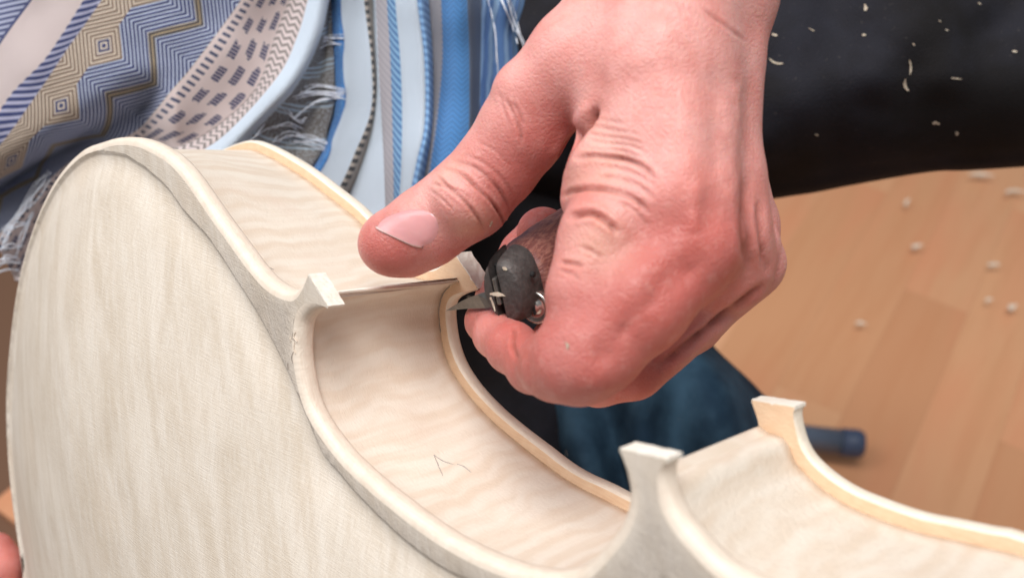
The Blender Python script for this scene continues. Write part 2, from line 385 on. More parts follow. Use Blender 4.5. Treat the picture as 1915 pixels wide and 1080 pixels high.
# ================================================================ HAND (implicit surface -> one mesh)
class Field:
    def __init__(s, lo, hi, h):
        s.lo, s.h = np.array(lo, float), h; s.n = np.ceil((np.array(hi) - s.lo) / h).astype(int); s.f = np.full(tuple(s.n), 6., np.float32)
    def cap(s, a, b, ra, rb, k=2.5, neg=False):
        a, b = np.array(a, float), np.array(b, float); pad = k + 2 + max(ra, rb)
        i0 = np.clip(np.floor((np.minimum(a, b) - pad - s.lo) / s.h).astype(int), 0, s.n); i1 = np.clip(np.ceil((np.maximum(a, b) + pad - s.lo) / s.h).astype(int) + 1, 0, s.n)
        if np.any(i1 <= i0): return
        ax = [s.lo[q] + np.arange(i0[q], i1[q]) * s.h for q in range(3)]
        X = ax[0][:, None, None].astype(np.float32); Y = ax[1][None, :, None].astype(np.float32); Z = ax[2][None, None, :].astype(np.float32)
        ab = b - a; L = max(ab @ ab, 1e-6)
        t = np.clip(((X - a[0]) * ab[0] + (Y - a[1]) * ab[1] + (Z - a[2]) * ab[2]) / L, 0, 1)
        d = np.sqrt((X - a[0] - t * ab[0]) ** 2 + (Y - a[1] - t * ab[1]) ** 2 + (Z - a[2] - t * ab[2]) ** 2) - (ra + (rb - ra) * t)
        sl = tuple(slice(i0[q], i1[q]) for q in range(3)); g = s.f[sl]
        if neg: hh = np.clip(.5 - .5 * (g + d) / k, 0, 1); s.f[sl] = g + (-d - g) * hh + k * hh * (1 - hh)
        else: hh = np.clip(.5 + .5 * (g - d) / k, 0, 1); s.f[sl] = g + (d - g) * hh - k * hh * (1 - hh)
    def chain(s, pts, k=2.5, joins=1.2):
        Q = [(pt(x, y, z), r * z / F) for x, y, z, r in pts]
        for (a, ra), (b, rb) in zip(Q, Q[1:]): s.cap(a, b, ra, rb, k)
    def mesh(s):
        f = s.f; sg = f < 0; nx, ny, nz = f.shape
        cnt = np.zeros((nx - 1, ny - 1, nz - 1), np.float32); acc = [np.zeros_like(cnt) for _ in range(3)]
        def corner(a, dx, dy, dz): return a[dx:nx - 1 + dx, dy:ny - 1 + dy, dz:nz - 1 + dz]
        for axis in range(3):
            for o1 in (0, 1):
                for o2 in (0, 1):
                    d0 = [0, 0, 0]; oth = [q for q in range(3) if q != axis]; d0[oth[0]] = o1; d0[oth[1]] = o2; d1 = list(d0); d1[axis] = 1
                    A, B = corner(f, *d0), corner(f, *d1); m = (A < 0) != (B < 0); t = np.where(m, A / (A - B + 1e-12), 0)
                    cnt += m
                    for q in range(3): acc[q] += np.where(m, d0[q] + (t if q == axis else 0), 0)
        act = cnt > 0; idx = np.full(act.shape, -1, np.int64); idx[act] = np.arange(act.sum()); ii = np.argwhere(act)
        V = np.stack([acc[q][act] / cnt[act] for q in range(3)], 1) + ii; V = V * s.h + s.lo
        Fc = []
        for axis in range(3):
            d = [0, 0, 0]; d[axis] = 1; oth = [q for q in range(3) if q != axis]
            A = sg[:nx - d[0], :ny - d[1], :nz - d[2]]; B = sg[d[0]:, d[1]:, d[2]:]; E = np.argwhere(A != B)
            E = E[(E[:, oth[0]] > 0) & (E[:, oth[1]] > 0) & (E[:, oth[0]] < f.shape[oth[0]] - 1) & (E[:, oth[1]] < f.shape[oth[1]] - 1)]
            def g(a, b):
                e = E.copy(); e[:, oth[0]] -= a; e[:, oth[1]] -= b; return idx[e[:, 0], e[:, 1], e[:, 2]]
            q = np.stack([g(0, 0), g(1, 0), g(1, 1), g(0, 1)], 1); fl = sg[E[:, 0], E[:, 1], E[:, 2]]
            if axis == 1: fl = ~fl
            q[fl] = q[fl][:, ::-1]; Fc.append(q)
        Fc = np.vstack(Fc); Fc = Fc[(Fc >= 0).all(1)]
        return V, Fc
def quick(name, V, Fc):
    me = bpy.data.meshes.new(name); me.vertices.add(len(V)); me.vertices.foreach_set('co', np.ascontiguousarray(V, np.float32).ravel())
    me.loops.add(4 * len(Fc)); me.loops.foreach_set('vertex_index', Fc.astype(np.int32).ravel()); me.polygons.add(len(Fc))
    me.polygons.foreach_set('loop_start', np.arange(0, 4 * len(Fc), 4, dtype=np.int32)); me.update(calc_edges=True)
    return me
def mesh_arrays(me):
    V = np.empty(len(me.vertices) * 3, np.float32); me.vertices.foreach_get('co', V); N = np.empty_like(V); me.vertices.foreach_get('normal', N)
    return V.reshape(-1, 3).astype(float), N.reshape(-1, 3).astype(float)
def sdf_object(name, V, Fc, mat, parent, sub=1, disp=None, relax=3):
    me = quick(name, V, Fc)
    # a little Laplacian relaxing
    E = np.empty(len(me.edges) * 2, np.int32); me.edges.foreach_get('vertices', E); E = E.reshape(-1, 2)
    for _ in range(relax):
        A = np.zeros_like(V); c = np.zeros(len(V)); np.add.at(A, E[:, 0], V[E[:, 1]]); np.add.at(A, E[:, 1], V[E[:, 0]]); np.add.at(c, E[:, 0], 1); np.add.at(c, E[:, 1], 1)
        V = V * .45 + .55 * A / np.maximum(c, 1)[:, None]
    me.vertices.foreach_set('co', V.astype(np.float32).ravel()); me.update()
    o = bpy.data.objects.new(name, me); C.objects.link(o)
    if sub:
        md = o.modifiers.new('s', 'SUBSURF'); md.levels = sub; md.render_levels = sub; bake(o)
    me = o.data; V, N = mesh_arrays(me)
    if np.mean(np.einsum('ij,ij->i', N, V - V.mean(0))) < 0: me.flip_normals(); me.update(); N = -N
    if disp is not None: V, at = disp(V, N)
    else: at = {}
    for k, a in at.items():
        q = me.attributes.new(k, 'FLOAT', 'POINT'); q.data.foreach_set('value', a.astype(np.float32))
    W = c2w(V) - np.array(parent.location); me.vertices.foreach_set('co', W.astype(np.float32).ravel())
    me.update(); bm_flip = True
    if bm_flip: me.flip_normals()             # the camera frame is left-handed
    me.polygons.foreach_set('use_smooth', [True] * len(me.polygons)); me.materials.clear(); me.materials.append(mat); me.update(); o.parent = parent
    return o
def mat_skin(name, base, deep):
    m = Mat(name); o = m.obj(); red = m.attr('red'); cre = m.attr('crease')
    mot = m.noise(o, 95, 4, .6); fine = m.noise(o, 420, 3, .6)
    mo2 = m.noise(o, 38, 4, .65, .5); c = m.mix(mot.sm(.38, .66) * .5, base, deep); c = m.mix(mo2.sm(.42, .68) * .6, c, deep)
    c = m.mix(red.sm(0, 1) * .75, c, (.46, .085, .065))  # redness of the skin, and shade painted in as dark maroon
    c = m.mix(m.attr('pale') * .6, c, (.78, .50, .36))
    c = m.mix(fine.sm(.5, .75) * .16, c, (.86, .52, .46))
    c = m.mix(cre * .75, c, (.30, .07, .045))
    cells = m.vor(o, 1500); cells2 = m.vor(o, 750)
    m.col(c).set(Roughness=m.noise(o, 600, 3) * .3 + .30, Subsurface_Weight=.5, Subsurface_Scale=.0025, Subsurface_Radius=(1, .32, .18), Specular_IOR_Level=.42)
    h = cells.sm(0, .35) * .5 + cells2.sm(0, .3) * .6 + fine * .8 + m.noise(o, 1400, 2) * .5
    m.bump(h, .00008); return m.m
M_SKIN = mat_skin('skin', (.82, .405, .36), (.70, .235, .195))
person = empty('person', pt(1180, 380, 215), 'person with bare hand gripping a small knife, thumb on the violin, in dark work clothes', 'person')

fld = Field((-50, -42, 160), (92, 150, 272), .8)
thumb = [(732, 454, 221, 63), (758, 449, 221, 67), (797, 425, 219.5, 73), (846, 389, 218, 73), (880, 366, 216, 78), (930, 310, 213.5, 77), (975, 245, 211, 82), (1012, 180, 209, 84), (1085, 120, 206, 104), (1180, 40, 206, 125), (1230, -80, 208, 140)]
fld.chain(thumb, 2.2)
fld.chain([(1330, -120, 207, 130), (1325, -20, 206, 125), (1312, 130, 205, 108), (1308, 220, 204, 106), (1312, 340, 202, 114), (1325, 440, 202, 112), (1350, 490, 206, 98)], 4)
fld.chain([(1260, -60, 200, 140), (1240, 130, 195, 130), (1245, 260, 193, 125), (1255, 380, 190, 120), (1280, 455, 189, 108)], 4)
fld.chain([(1150, 100, 202, 105), (1165, 190, 199, 86), (1165, 260, 197, 78), (1150, 330, 194, 88), (1155, 400, 192, 84)], 3)
fld.chain([(1150, 300, 193, 55), (1110, 345, 196, 52), (1092, 375, 196, 44)], 2)          # web fold
fld.chain([(1160, 400, 189, 84), (1135, 440, 187, 84), (1100, 550, 185, 82)], 3)
fld.chain([(1285, 460, 188, 100), (1190, 560, 184, 96), (1105, 650, 184, 90), (1078, 672, 185, 86)], 3)   # first phalanx of index
fld.chain([(1078, 672, 186, 82), (1040, 682, 190, 68), (1000, 684, 198, 50), (958, 650, 210, 48), (928, 625, 221, 43), (908, 601, 230, 38), (924, 555, 242, 34), (946, 514, 252, 34), (975, 474, 254, 40), (1010, 440, 252, 44)], 2)
fld.chain([(1378, 470, 212, 84), (1390, 490, 214, 72), (1300, 580, 212, 66), (1180, 686, 208, 62), (1120, 700, 210, 58), (1040, 640, 222, 50)], 1.6)   # middle
fld.chain([(1372, 330, 216, 62), (1385, 420, 224, 70), (1396, 488, 228, 62), (1290, 600, 228, 60), (1190, 670, 228, 56), (1090, 610, 238, 50), (1040, 500, 244, 52), (1016, 436, 241, 50)], 1.6)   # ring
fld.chain([(1360, 420, 238, 60), (1370, 480, 240, 56), (1280, 570, 242, 54), (1200, 600, 244, 50), (1150, 520, 250, 46), (1120, 470, 250, 44)], 1.6)   # little
fld.chain([(1300, 200, 215, 100), (1310, 400, 225, 105)], 4)
# forearm
fld.chain([(1230, -80, 208, 140), (1215, -420, 212, 185)], 5); fld.chain([(1330, -120, 207, 130), (1345, -420, 215, 180)], 5)
# knuckles and tendons
for x, y, z, r in ((1308, 462, 182, 62), (1418, 492, 212, 40), (1100, 686, 179, 44), (962, 165, 206, 38), (866, 372, 210, 56)):
    fld.cap(pt(x, y, z), pt(x + 4, y + 4, z), r * z / F, r * z / F, 2.5)
HV, HF = fld.mesh()
CREASES = [  # photo polyline, depth mm, half width mm
    ([(833, 314), (867, 327), (896, 355), (919, 377), (937, 403), (950, 430)], .75, .38),
    ([(819, 331), (844, 355), (870, 377), (893, 407), (904, 425)], .7, .38),
    ([(808, 343), (841, 351), (868, 362), (884, 378)], .35, .35),
    ([(848, 300), (889, 314), (926, 347), (948, 381), (958, 402)], .4, .35),
    ([(800, 352), (826, 372), (846, 392)], .25, .3),
    ([(868, 288), (905, 305), (940, 335), (962, 370)], .2, .35),
    ([(888, 262), (930, 285), (962, 320)], .15, .35),
    ([(943, 180), (957, 207), (972, 241), (976, 270)], .4, .4),
    ([(958, 190), (970, 212), (980, 236)], .3, .35),
    ([(930, 170), (941, 198), (950, 236)], .18, .4),
    ([(1118, 200), (1104, 222), (1087, 245), (1066, 272), (1046, 310)], 1.5, 1.0),
    ([(1080, 296), (1108, 291), (1140, 294), (1176, 300), (1206, 315), (1226, 336)], .75, .5),
    ([(1098, 250), (1130, 256), (1165, 259), (1205, 270)], .25, .3),
    ([(1104, 262), (1140, 268), (1180, 272), (1215, 287)], .25, .3),
    ([(1100, 236), (1130, 240), (1160, 246), (1195, 251)], .18, .3),
    ([(1092, 276), (1125, 280), (1160, 282), (1200, 296)], .28, .3),
    ([(1110, 222), (1140, 226), (1170, 231)], .15, .3),
    ([(1052, 366), (1080, 355), (1110, 352), (1146, 357), (1183, 370), (1213, 396)], .8, .5),
    ([(1120, 330), (1150, 332), (1190, 345), (1222, 368)], .3, .35),
    ([(1130, 312), (1160, 316), (1200, 330), (1232, 352)], .25, .35),
    ([(1160, 378), (1190, 395), (1215, 425)], .25, .35),
    ([(1066, 408), (1090, 400), (1112, 400), (1139, 417), (1157, 436)], 1.1, .6),
    ([(1048, 490), (1068, 492), (1090, 497)], .55, .4),
    ([(1087, 461), (1105, 468), (1126, 481)], .3, .35),
    ([(1046, 505), (1070, 512), (1082, 525)], .22, .35),
    ([(964, 612), (962, 628), (960, 646), (966, 672)], .5, .45),
    ([(1330, 482), (1290, 502), (1257, 523), (1202, 587), (1146, 645), (1105, 690)], .7, 2.6),
    ([(1432, 530), (1395, 560), (1350, 592), (1290, 640), (1235, 682)], 1.1, .9),
    ([(1394, 330), (1392, 400), (1396, 460), (1400, 500)], .6, .9),
    ([(1418, 370), (1420, 420), (1428, 480), (1432, 510)], .55, .8),
    ([(1309, 15), (1350, 44), (1394, 78)], .25, .4),
    ([(1180, -10), (1260, 10), (1330, 40)], .12, .5),
    ([(1300, 340), (1296, 400), (1300, 440)], -.45, 1.4),
    ([(1380, 120), (1372, 230), (1368, 340), (1372, 440)], -.5, 1.8),
    ([(1406, 380), (1408, 430), (1414, 480)], -.4, .9),
    ([(1240, 120), (1270, 240), (1290, 360), (1305, 440)], -.35, 2.6),
    ([(1180, 150), (1230, 60), (1290, -30)], -.3, 3.5),
    ([(1330, 130), (1345, 230), (1350, 330)], .35, 2.4),
]
REDS_AND_SHADE = [((955, 490, 248), 14, 1.), ((905, 590, 226), 9, .8), ((740, 480, 215), 9, 1.), ((720, 440, 215), 6, .5), ((1000, 230, 205), 12, .7), ((930, 330, 208), 11, .55), ((1200, 560, 180), 13, .5), ((870, 390, 210), 7, .25), ((1300, 480, 180), 12, .65), ((1150, 700, 185), 22, .9), ((1420, 500, 205), 9, .6), ((950, 640, 200), 16, 1.), ((1110, 380, 185), 7, .5), ((1340, 430, 185), 12, .35), ((1060, 300, 195), 6, .5), ((1240, 650, 190), 18, .85), ((1020, 440, 240), 12, 1.), ((850, 460, 214), 7, .35), ((1380, 380, 200), 9, .3), ((1040, 120, 195), 8, .2)]  # knuckle redness, plus painted shade behind the knife and under the fist
PALES = [((1150, 275, 190), 5.5, .8), ((890, 420, 208), 4.5, .9), ((840, 320, 208), 4, .5), ((1120, 455, 178), 6, .6), ((1080, 340, 190), 4, .4), ((1140, 335, 185), 5, .5)]
def skin_disp(V, N):
    Pp = proj(V); front = (np.einsum('ij,ij->i', N, -V) / np.linalg.norm(V, axis=1)) > .0
    pxmm = V[:, 2] / F; off = np.zeros(len(V)); cre = np.zeros(len(V))
    for pl, A, wd in CREASES:
        L = crom(pl, 40); sel = front & (Pp[:, 0] > L[:, 0].min() - 60) & (Pp[:, 0] < L[:, 0].max() + 60) & (Pp[:, 1] > L[:, 1].min() - 60) & (Pp[:, 1] < L[:, 1].max() + 60) & (V[:, 2] < 226)
        ix = np.where(sel)[0]; D = np.sqrt(((Pp[ix, None, :] - L[None]) ** 2).sum(2)); k = D.argmin(1); d = D.min(1) * pxmm[ix]
        tt = k / 39.; fade = np.clip(np.minimum(tt, 1 - tt) * 6 + .15, 0, 1)
        g = np.exp(-(d / wd) ** 2) * fade * np.clip(1 + .55 * vnoise(V[ix], 2.6, 77), .3, 1.4)
        off[ix] -= A * (g - .3 * np.exp(-((d - 2.1 * wd) / (1.1 * wd)) ** 2) * fade)
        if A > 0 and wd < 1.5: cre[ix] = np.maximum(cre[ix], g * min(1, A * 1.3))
    off += vnoise(V, 9., 11) * .25 + vnoise(V, 3.5, 12) * .04
    red = np.zeros(len(V)); pale = np.zeros(len(V))
    for (x, y, z), r, a in REDS_AND_SHADE: red += a * np.exp(-(np.linalg.norm(V - pt(x, y, z), axis=1) / r) ** 2)
    for (x, y, z), r, a in PALES: pale += a * np.exp(-(np.linalg.norm(V - pt(x, y, z), axis=1) / r) ** 2)
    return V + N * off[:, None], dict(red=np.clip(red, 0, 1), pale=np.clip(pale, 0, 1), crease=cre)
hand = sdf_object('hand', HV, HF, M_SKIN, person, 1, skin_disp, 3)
hand['label'] = 'right hand with wrinkled thumb and curled fingers'

# nail of the thumb: rays from the photograph's outline onto the hand
def field_at(P):
    q = (P - fld.lo) / fld.h; i = np.clip(np.floor(q).astype(int), 0, fld.n - 2); f = q - i; out = 0
    for dx in (0, 1):
        for dy in (0, 1):
            for dz in (0, 1):
                out = out + (f[:, 0] if dx else 1 - f[:, 0]) * (f[:, 1] if dy else 1 - f[:, 1]) * (f[:, 2] if dz else 1 - f[:, 2]) * fld.f[i[:, 0] + dx, i[:, 1] + dy, i[:, 2] + dz]
    return out
def grad_at(P, e=1.):
    g = np.stack([field_at(P + np.eye(3)[k] * e) - field_at(P - np.eye(3)[k] * e) for k in range(3)], 1); return g / (np.linalg.norm(g, axis=1)[:, None] + 1e-9)
def trace(px):
    d = ray(px); d = d / np.linalg.norm(d, axis=1)[:, None]; t = np.full(len(d), 190.); best = np.full(len(d), 9.); bt = t.copy()
    for _ in range(150):
        v = field_at(d * t[:, None]); u = v < best; best[u] = v[u]; bt[u] = t[u]; t = np.where(v > .03, t + np.clip(v, .05, 1.) * .7, t)
        t = np.minimum(t, 262)
    return d * np.where(best > .1, bt, t)[:, None]
NP = crom([(699, 427), (712, 410), (735, 399), (765, 392), (795, 393), (815, 405), (823, 425), (819, 447), (800, 461), (776, 460), (755, 451), (728, 439), (699, 427)], 49)[:-1]
ctr = np.array([766, 427.]); nu, nv = 12, 48
base = np.array([ctr + (p - ctr) * (k / (nu - 1.)) for k in range(nu) for p in NP]); top = trace(base)
top = top.reshape(nu, nv, 3); smc = top.copy()
for _ in range(3): top[1:-1] = .5 * top[1:-1] + .25 * (top[:-2] + top[2:]); top = .5 * top + .25 * (np.roll(top, 1, 1) + np.roll(top, -1, 1))
top = top.reshape(-1, 3); gr_ = grad_at(top, 1.6); ee = np.repeat(np.arange(nu) / (nu - 1.), nv)
fx = ((base[:, 0] - 766) * -.9 + (base[:, 1] - 427) * .43) / 62.
low_ = np.tile(((NP[:, 1] > 426) & (NP[:, 0] < 790)) * 1., nu)
lift = .34 * (1 - np.clip((ee - .75) / .25, 0, 1) * (1.25 - 1.1 * low_)) + .15 * low_ * np.clip((ee - .7) / .3, 0, 1)
top2 = top + gr_ * lift[:, None]; bot = top - gr_ * .8
uu = np.where(low_ > 0, ee, ee * .6)
Fc = []
for k in (0, 1):
    for i in range(nu - 1):
        for j in range(nv): q = k * nu * nv + i * nv; Fc.append((q + j, q + (j + 1) % nv, q + nv + (j + 1) % nv, q + nv + j))
for j in range(nv): q = (nu - 1) * nv; Fc.append((q + j, q + (j + 1) % nv, q + (j + 1) % nv + nu * nv, q + j + nu * nv))
m = Mat('thumbnail'); fr = m.attr('fr'); o_ = m.obj()
c = m.mix(m.noise(o_, 260, 3), (.76, .38, .37), (.70, .31, .31)); c = m.mix(fr.sm(.88, .97) * .8, c, (.90, .66, .60))
m.col(c).set(Roughness=.22, Subsurface_Weight=.2, Subsurface_Scale=.0015, Specular_IOR_Level=.5).bump(m.noise(o_, 500, 2), .00005)
fixn(make('thumbnail', np.vstack([top2, bot]), Fc, m.m, person, dict(fr=np.r_[uu, uu])))

# other hand steadying the far left edge
f2 = Field((-235, -150, 300), (-150, -60, 400), 1.2)
f2.chain([(-60, 1130, 352, 60), (-8, 1120, 350, 48), (2, 1060, 350, 40), (-10, 1030, 352, 36)], 2)
f2.chain([(-120, 1200, 362, 80), (-40, 1180, 352, 52), (0, 1150, 350, 44), (10, 1120, 350, 40)], 2)
f2.chain([(-120, 1200, 362, 90), (-160, 1300, 365, 100)], 3)
v2, fc2 = f2.mesh()
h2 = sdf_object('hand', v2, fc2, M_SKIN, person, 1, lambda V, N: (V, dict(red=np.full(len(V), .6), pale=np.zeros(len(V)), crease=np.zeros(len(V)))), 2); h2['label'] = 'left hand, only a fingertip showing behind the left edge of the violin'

# ================================================================ KNIFE
knife = empty('carving_knife', pt(985, 500, 224), 'small brown wooden-handled carving knife with dark metal jaws and a steel thumbscrew, in the fist', 'knife')
A0 = pt(954, 538, 216); A1 = pt(1090, 434, 246); ka = A1 - A0; ka /= np.linalg.norm(ka)
kv = np.array([0., 1, 0]); kv = kv - ka * (kv @ ka); kv /= np.linalg.norm(kv); kw = np.cross(ka, kv)
def lathe(P, a, b, c, prof, n=40, ell=(1, 1), tilt=0.):
    V = []; Fc = []
    for (t, r) in prof:
        for k in range(n):
            th = 2 * math.pi * k / n; V.append(P + a * (t + tilt * r * math.cos(th)) + b * r * ell[0] * math.cos(th) + c * r * ell[1] * math.sin(th))
    m_ = len(prof)
    for i in range(m_ - 1):
        for k in range(n): Fc.append((i * n + k, i * n + (k + 1) % n, (i + 1) * n + (k + 1) % n, (i + 1) * n + k))
    Fc.append(tuple(range(n))); Fc.append(tuple((m_ - 1) * n + k for k in range(n))); return V, Fc
m = Mat('dark_stained_wood'); o_ = m.obj(); t_ = m.attr('t'); a_ = m.attr('a')
gr = m.noise(m.vec(t_ * .35, a_ * 9), 1., 3, .7, .6)
m.col(m.mix(gr.sm(.4, .62), (.19, .062, .052), (.33, .14, .105))).set(Roughness=.5).bump(gr, .0004); M_HAND = m.m
prof = [(3.2, 5.2), (3.6, 6.8), (5, 7.8), (9, 8.6), (20, 8.9), (34, 8.6), (48, 7.6), (53, 5.5), (54, .5)]
V, Fc = lathe(A0, ka, kv, kw, [(float(t), float(np.interp(t, [p[0] for p in prof], [p[1] for p in prof]))) for t in np.linspace(3.2, 54, 40)], 48)
V = np.array(V); tt = (V - A0) @ ka; an = np.arctan2((V - A0) @ kw, (V - A0) @ kv)
V = V + (np.cos(an)[:, None] * kv + np.sin(an)[:, None] * kw) * (vnoise(np.c_[tt * .25, np.abs(an) * 8], 1., 5) * .12)[:, None]
fixn(make('handle', V, Fc, M_HAND, knife, dict(t=tt, a=np.abs(an)))) 
m = Mat('grey_oxidised_metal'); o_ = m.obj(); nn = m.noise(o_, 700, 4, .65)
m.col(m.mix(nn.sm(.1, .95), (.05, .042, .04), (.13, .115, .108))).set(Metallic=.35, Roughness=.55).bump(nn, .0003); M_FER = m.m
# two jaws with the blade slot between them
SOFF = (-1 if kw[0] > 0 else 1) * 1.3
def jaw(sg_):
    V = []; Fc = []; n = 22; pr = [(-3.6, 5.2), (-3.2, 6.1), (-2.2, 6.8), (-.6, 7.2), (1.5, 7.6), (4.5, 7.9), (5.6, 7.7)]
    for t, r in pr:
        for k in range(n):
            th = (k / (n - 1) - .5) * (math.pi + .75)
            y = r * 1.13 * math.sin(th); x = max(r * .82 * math.cos(th), sg_ * SOFF + 1.1)
            V.append(A0 + ka * t + kv * y + kw * sg_ * x)
    m_ = len(pr)
    for i in range(m_ - 1):
        for k in range(n): Fc.append((i * n + k, i * n + (k + 1) % n, (i + 1) * n + (k + 1) % n, (i + 1) * n + k))
    Fc.append(tuple(range(n))); Fc.append(tuple((m_ - 1) * n + k for k in range(n)))
    o = fixn(make('jaw', V, Fc, M_FER, knife)); bv = o.modifiers.new('b', 'BEVEL'); bv.width = .0005; bv.segments = 3; bv.limit_method = 'ANGLE'; return o
jaw(1); jaw(-1)
def blk(name, P, a, b, c, la, lb, lc, mat, parent, bev=.0003):
    V = [P + a * x * la / 2 + b * y * lb / 2 + c * z * lc / 2 for x in (-1, 1) for y in (-1, 1) for z in (-1, 1)]
    Fc = [(0, 1, 3, 2), (4, 6, 7, 5), (0, 4, 5, 1), (2, 3, 7, 6), (0, 2, 6, 4), (1, 5, 7, 3)]
    o = fixn(make(name, V, Fc, mat, parent, smooth=False)); bv = o.modifiers.new('b', 'BEVEL'); bv.width = bev; bv.segments = 2; return o
m = Mat('black_gap'); m.col((.01, .009, .009)).set(Roughness=.8); M_BLK = m.m
m = Mat('ground_steel'); m.col(m.mix(m.noise(m.obj(), 900, 3), (.30, .28, .25), (.16, .15, .14))).set(Metallic=.8, Roughness=.35); M_STEEL = m.m
blk('slot_lining', A0 + ka * 1.6 + kw * SOFF, ka, kv, kw, 5.5, 12.6, 2.2, M_BLK, knife)
blk('blade_tang', A0 - ka * 1.6 + kv * .6 + kw * SOFF, ka, kv, kw, 4.6, 6.6, 1.1, M_STEEL, knife)
# blade: from the slot to the point at the far plate
tip = pt(833, 581, 231); r1_, r2b = pt(896, 549, 221), pt(908, 576, 221); th_ = np.cross(r2b - r1_, tip - r1_); th_ /= np.linalg.norm(th_)
rm1, rm2 = pt(935, 538, 219), pt(938, 572, 219)
mid = (tip + (r1_ + r2b) / 2) / 2 * .0 + pt(866, 561, 226)
V = [tip, r1_ + th_ * .5, r1_ - th_ * .5, r2b, rm1 + th_ * .5, rm1 - th_ * .5, rm2 + th_ * .4, rm2 - th_ * .4, mid + th_ * .45, mid - th_ * .45, pt(870, 577, 226)]
Fc = [(0, 10, 8), (0, 9, 10), (0, 8, 9), (8, 10, 3, 1), (9, 2, 3, 10), (8, 1, 2, 9), (1, 3, 6, 4), (2, 5, 7, 3), (1, 4, 5, 2), (3, 7, 6), (4, 6, 7, 5)]
fixn(make('blade', V, Fc, M_STEEL, knife, smooth=False))
# thumbscrew
m = Mat('bright_steel'); m.col((.62, .58, .53)).set(Metallic=.95, Roughness=.24).bump(m.noise(m.obj(), 600, 2), .0001); M_SIL = m.m
sc = pt(1000, 574, 216); sa = np.array([-.55, -.30, -.78]); sa /= np.linalg.norm(sa); sb = np.cross(sa, [0, 1, 0]); sb /= np.linalg.norm(sb); sc2 = np.cross(sa, sb)
V, Fc = lathe(sc, sa, sb, sc2, [(-2.4, 2.4), (-2.2, 4.0), (-.6, 4.1), (.2, 4.0), (.5, 3.7), (.4, 3.3), (-.1, 3.1), (-.3, 1.9), (.3, 1.6), (.4, .4)], 44)
scr = fixn(make('thumbscrew', V, Fc, M_SIL, knife)); 
blk('screw_slot', sc + sa * .45, sc2, sb, sa, 3.4, .7, .4, M_BLK, scr) 
V, Fc = lathe(sc - sa * 4.6, sa, sb, sc2, [(0, 3.6), (.3, 4.3), (1.6, 4.3), (1.9, 3.6), (1.95, .4)], 30); fixn(make('washer', V, Fc, M_FER, knife))
V, Fc = lathe(A0 - ka * .2 + kv * 3.4 - kw * 6.6, -kw, ka, kv, [(0, .7), (.2, .75), (.8, .7), (.9, .1)], 16)
if ((-kw) @ np.array([0, 0, -1.])) < 0: V, Fc = lathe(A0 - ka * .2 + kv * 3.4 + kw * 6.6, kw, ka, kv, [(0, .7), (.2, .75), (.8, .7), (.9, .1)], 16)
fixn(make('pin', V, Fc, M_BLK, knife))

# ================================================================ WOVEN CLOTH
LN = [  # stripe borders in the photograph, top to bottom, and depth
    [(20, -90), (-60, 0), (-120, 90), (-180, 200), (-220, 420)],
    [(120, -90), (57, 0), (0, 80), (-60, 180), (-140, 420)],
    [(215, -90), (159, 0), (89, 107), (0, 210), (-100, 430)],
    [(250, -90), (194, 0), (126, 96), (40, 222), (-40, 330), (-80, 440)],
    [(505, -90), (452, 0), (400, 74), (333, 159), (255, 246), (150, 290), (60, 370), (-10, 450)],
    [(570, -90), (541, 0), (515, 70), (478, 170), (395, 245), (300, 285), (170, 310), (90, 400), (30, 525)],
    [(600, -90), (578, 0), (556, 74), (519, 148), (420, 256), (330, 310), (220, 380), (80, 540)],
    [(630, -90), (611, 0), (593, 74), (548, 159), (474, 237), (420, 300), (300, 420), (140, 560)],
    [(615, -90), (618, 0), (624, 85), (628, 185), (618, 244), (590, 310), (480, 440), (330, 600)],
    [(636, -90), (639, 0), (644, 148), (643, 207), (626, 256), (598, 320), (500, 460), (380, 610)],
    [(678, -90), (681, 0), (693, 111), (693, 207), (663, 289), (635, 350), (560, 480), (470, 620)],
    [(694, -90), (698, 0), (702, 111), (706, 225), (683, 304), (656, 362), (590, 490), (510, 620)],
    [(702, -90), (705, 0), (709, 111), (715, 230), (719, 304), (722, 389), (722, 425), (722, 445)],
    [(722, -90), (726, 0), (731, 111), (735, 230), (737, 304), (738, 389), (738, 425), (738, 445)],
    [(738, -90), (741, 0), (749, 111), (753, 230), (752, 304), (748, 389), (748, 425), (748, 445)],
    [(780, -90), (783, 0), (796, 111), (797, 230), (782, 304), (765, 389), (765, 425), (765, 445)],
    [(796, -90), (800, 0), (807, 111), (807, 230), (798, 304), (785, 389), (785, 425), (785, 445)],
    [(822, -90), (826, 0), (828, 111), (818, 222), (806, 304), (803, 330), (801, 345), (800, 360)],
    [(868, -90), (870, 0), (874, 111), (874, 222), (870, 280), (870, 300), (870, 310), (870, 318)],
    [(895, -90), (897, 0), (896, 111), (893, 222), (893, 270), (893, 285), (893, 293), (893, 300)],
    [(985, -90), (982, 0), (968, 60), (975, 160), (978, 190), (978, 205), (978, 215), (978, 225)],
]
ZL = [338, 332, 330, 331, 336, 345, 336, 331, 344, 340, 338, 346, 338, 335, 334, 328, 337, 334, 330, 344, 336]
def line_pts(l, n):
    return crom(l, n)
NVv = 260; SUB = [10, 16, 22, 8, 44, 22, 14, 12, 10, 8, 14, 8, 6, 8, 8, 14, 7, 8, 16, 10, 26]
Ls = [line_pts(l, NVv) for l in LN]
cols = []; ui = []; zz = []
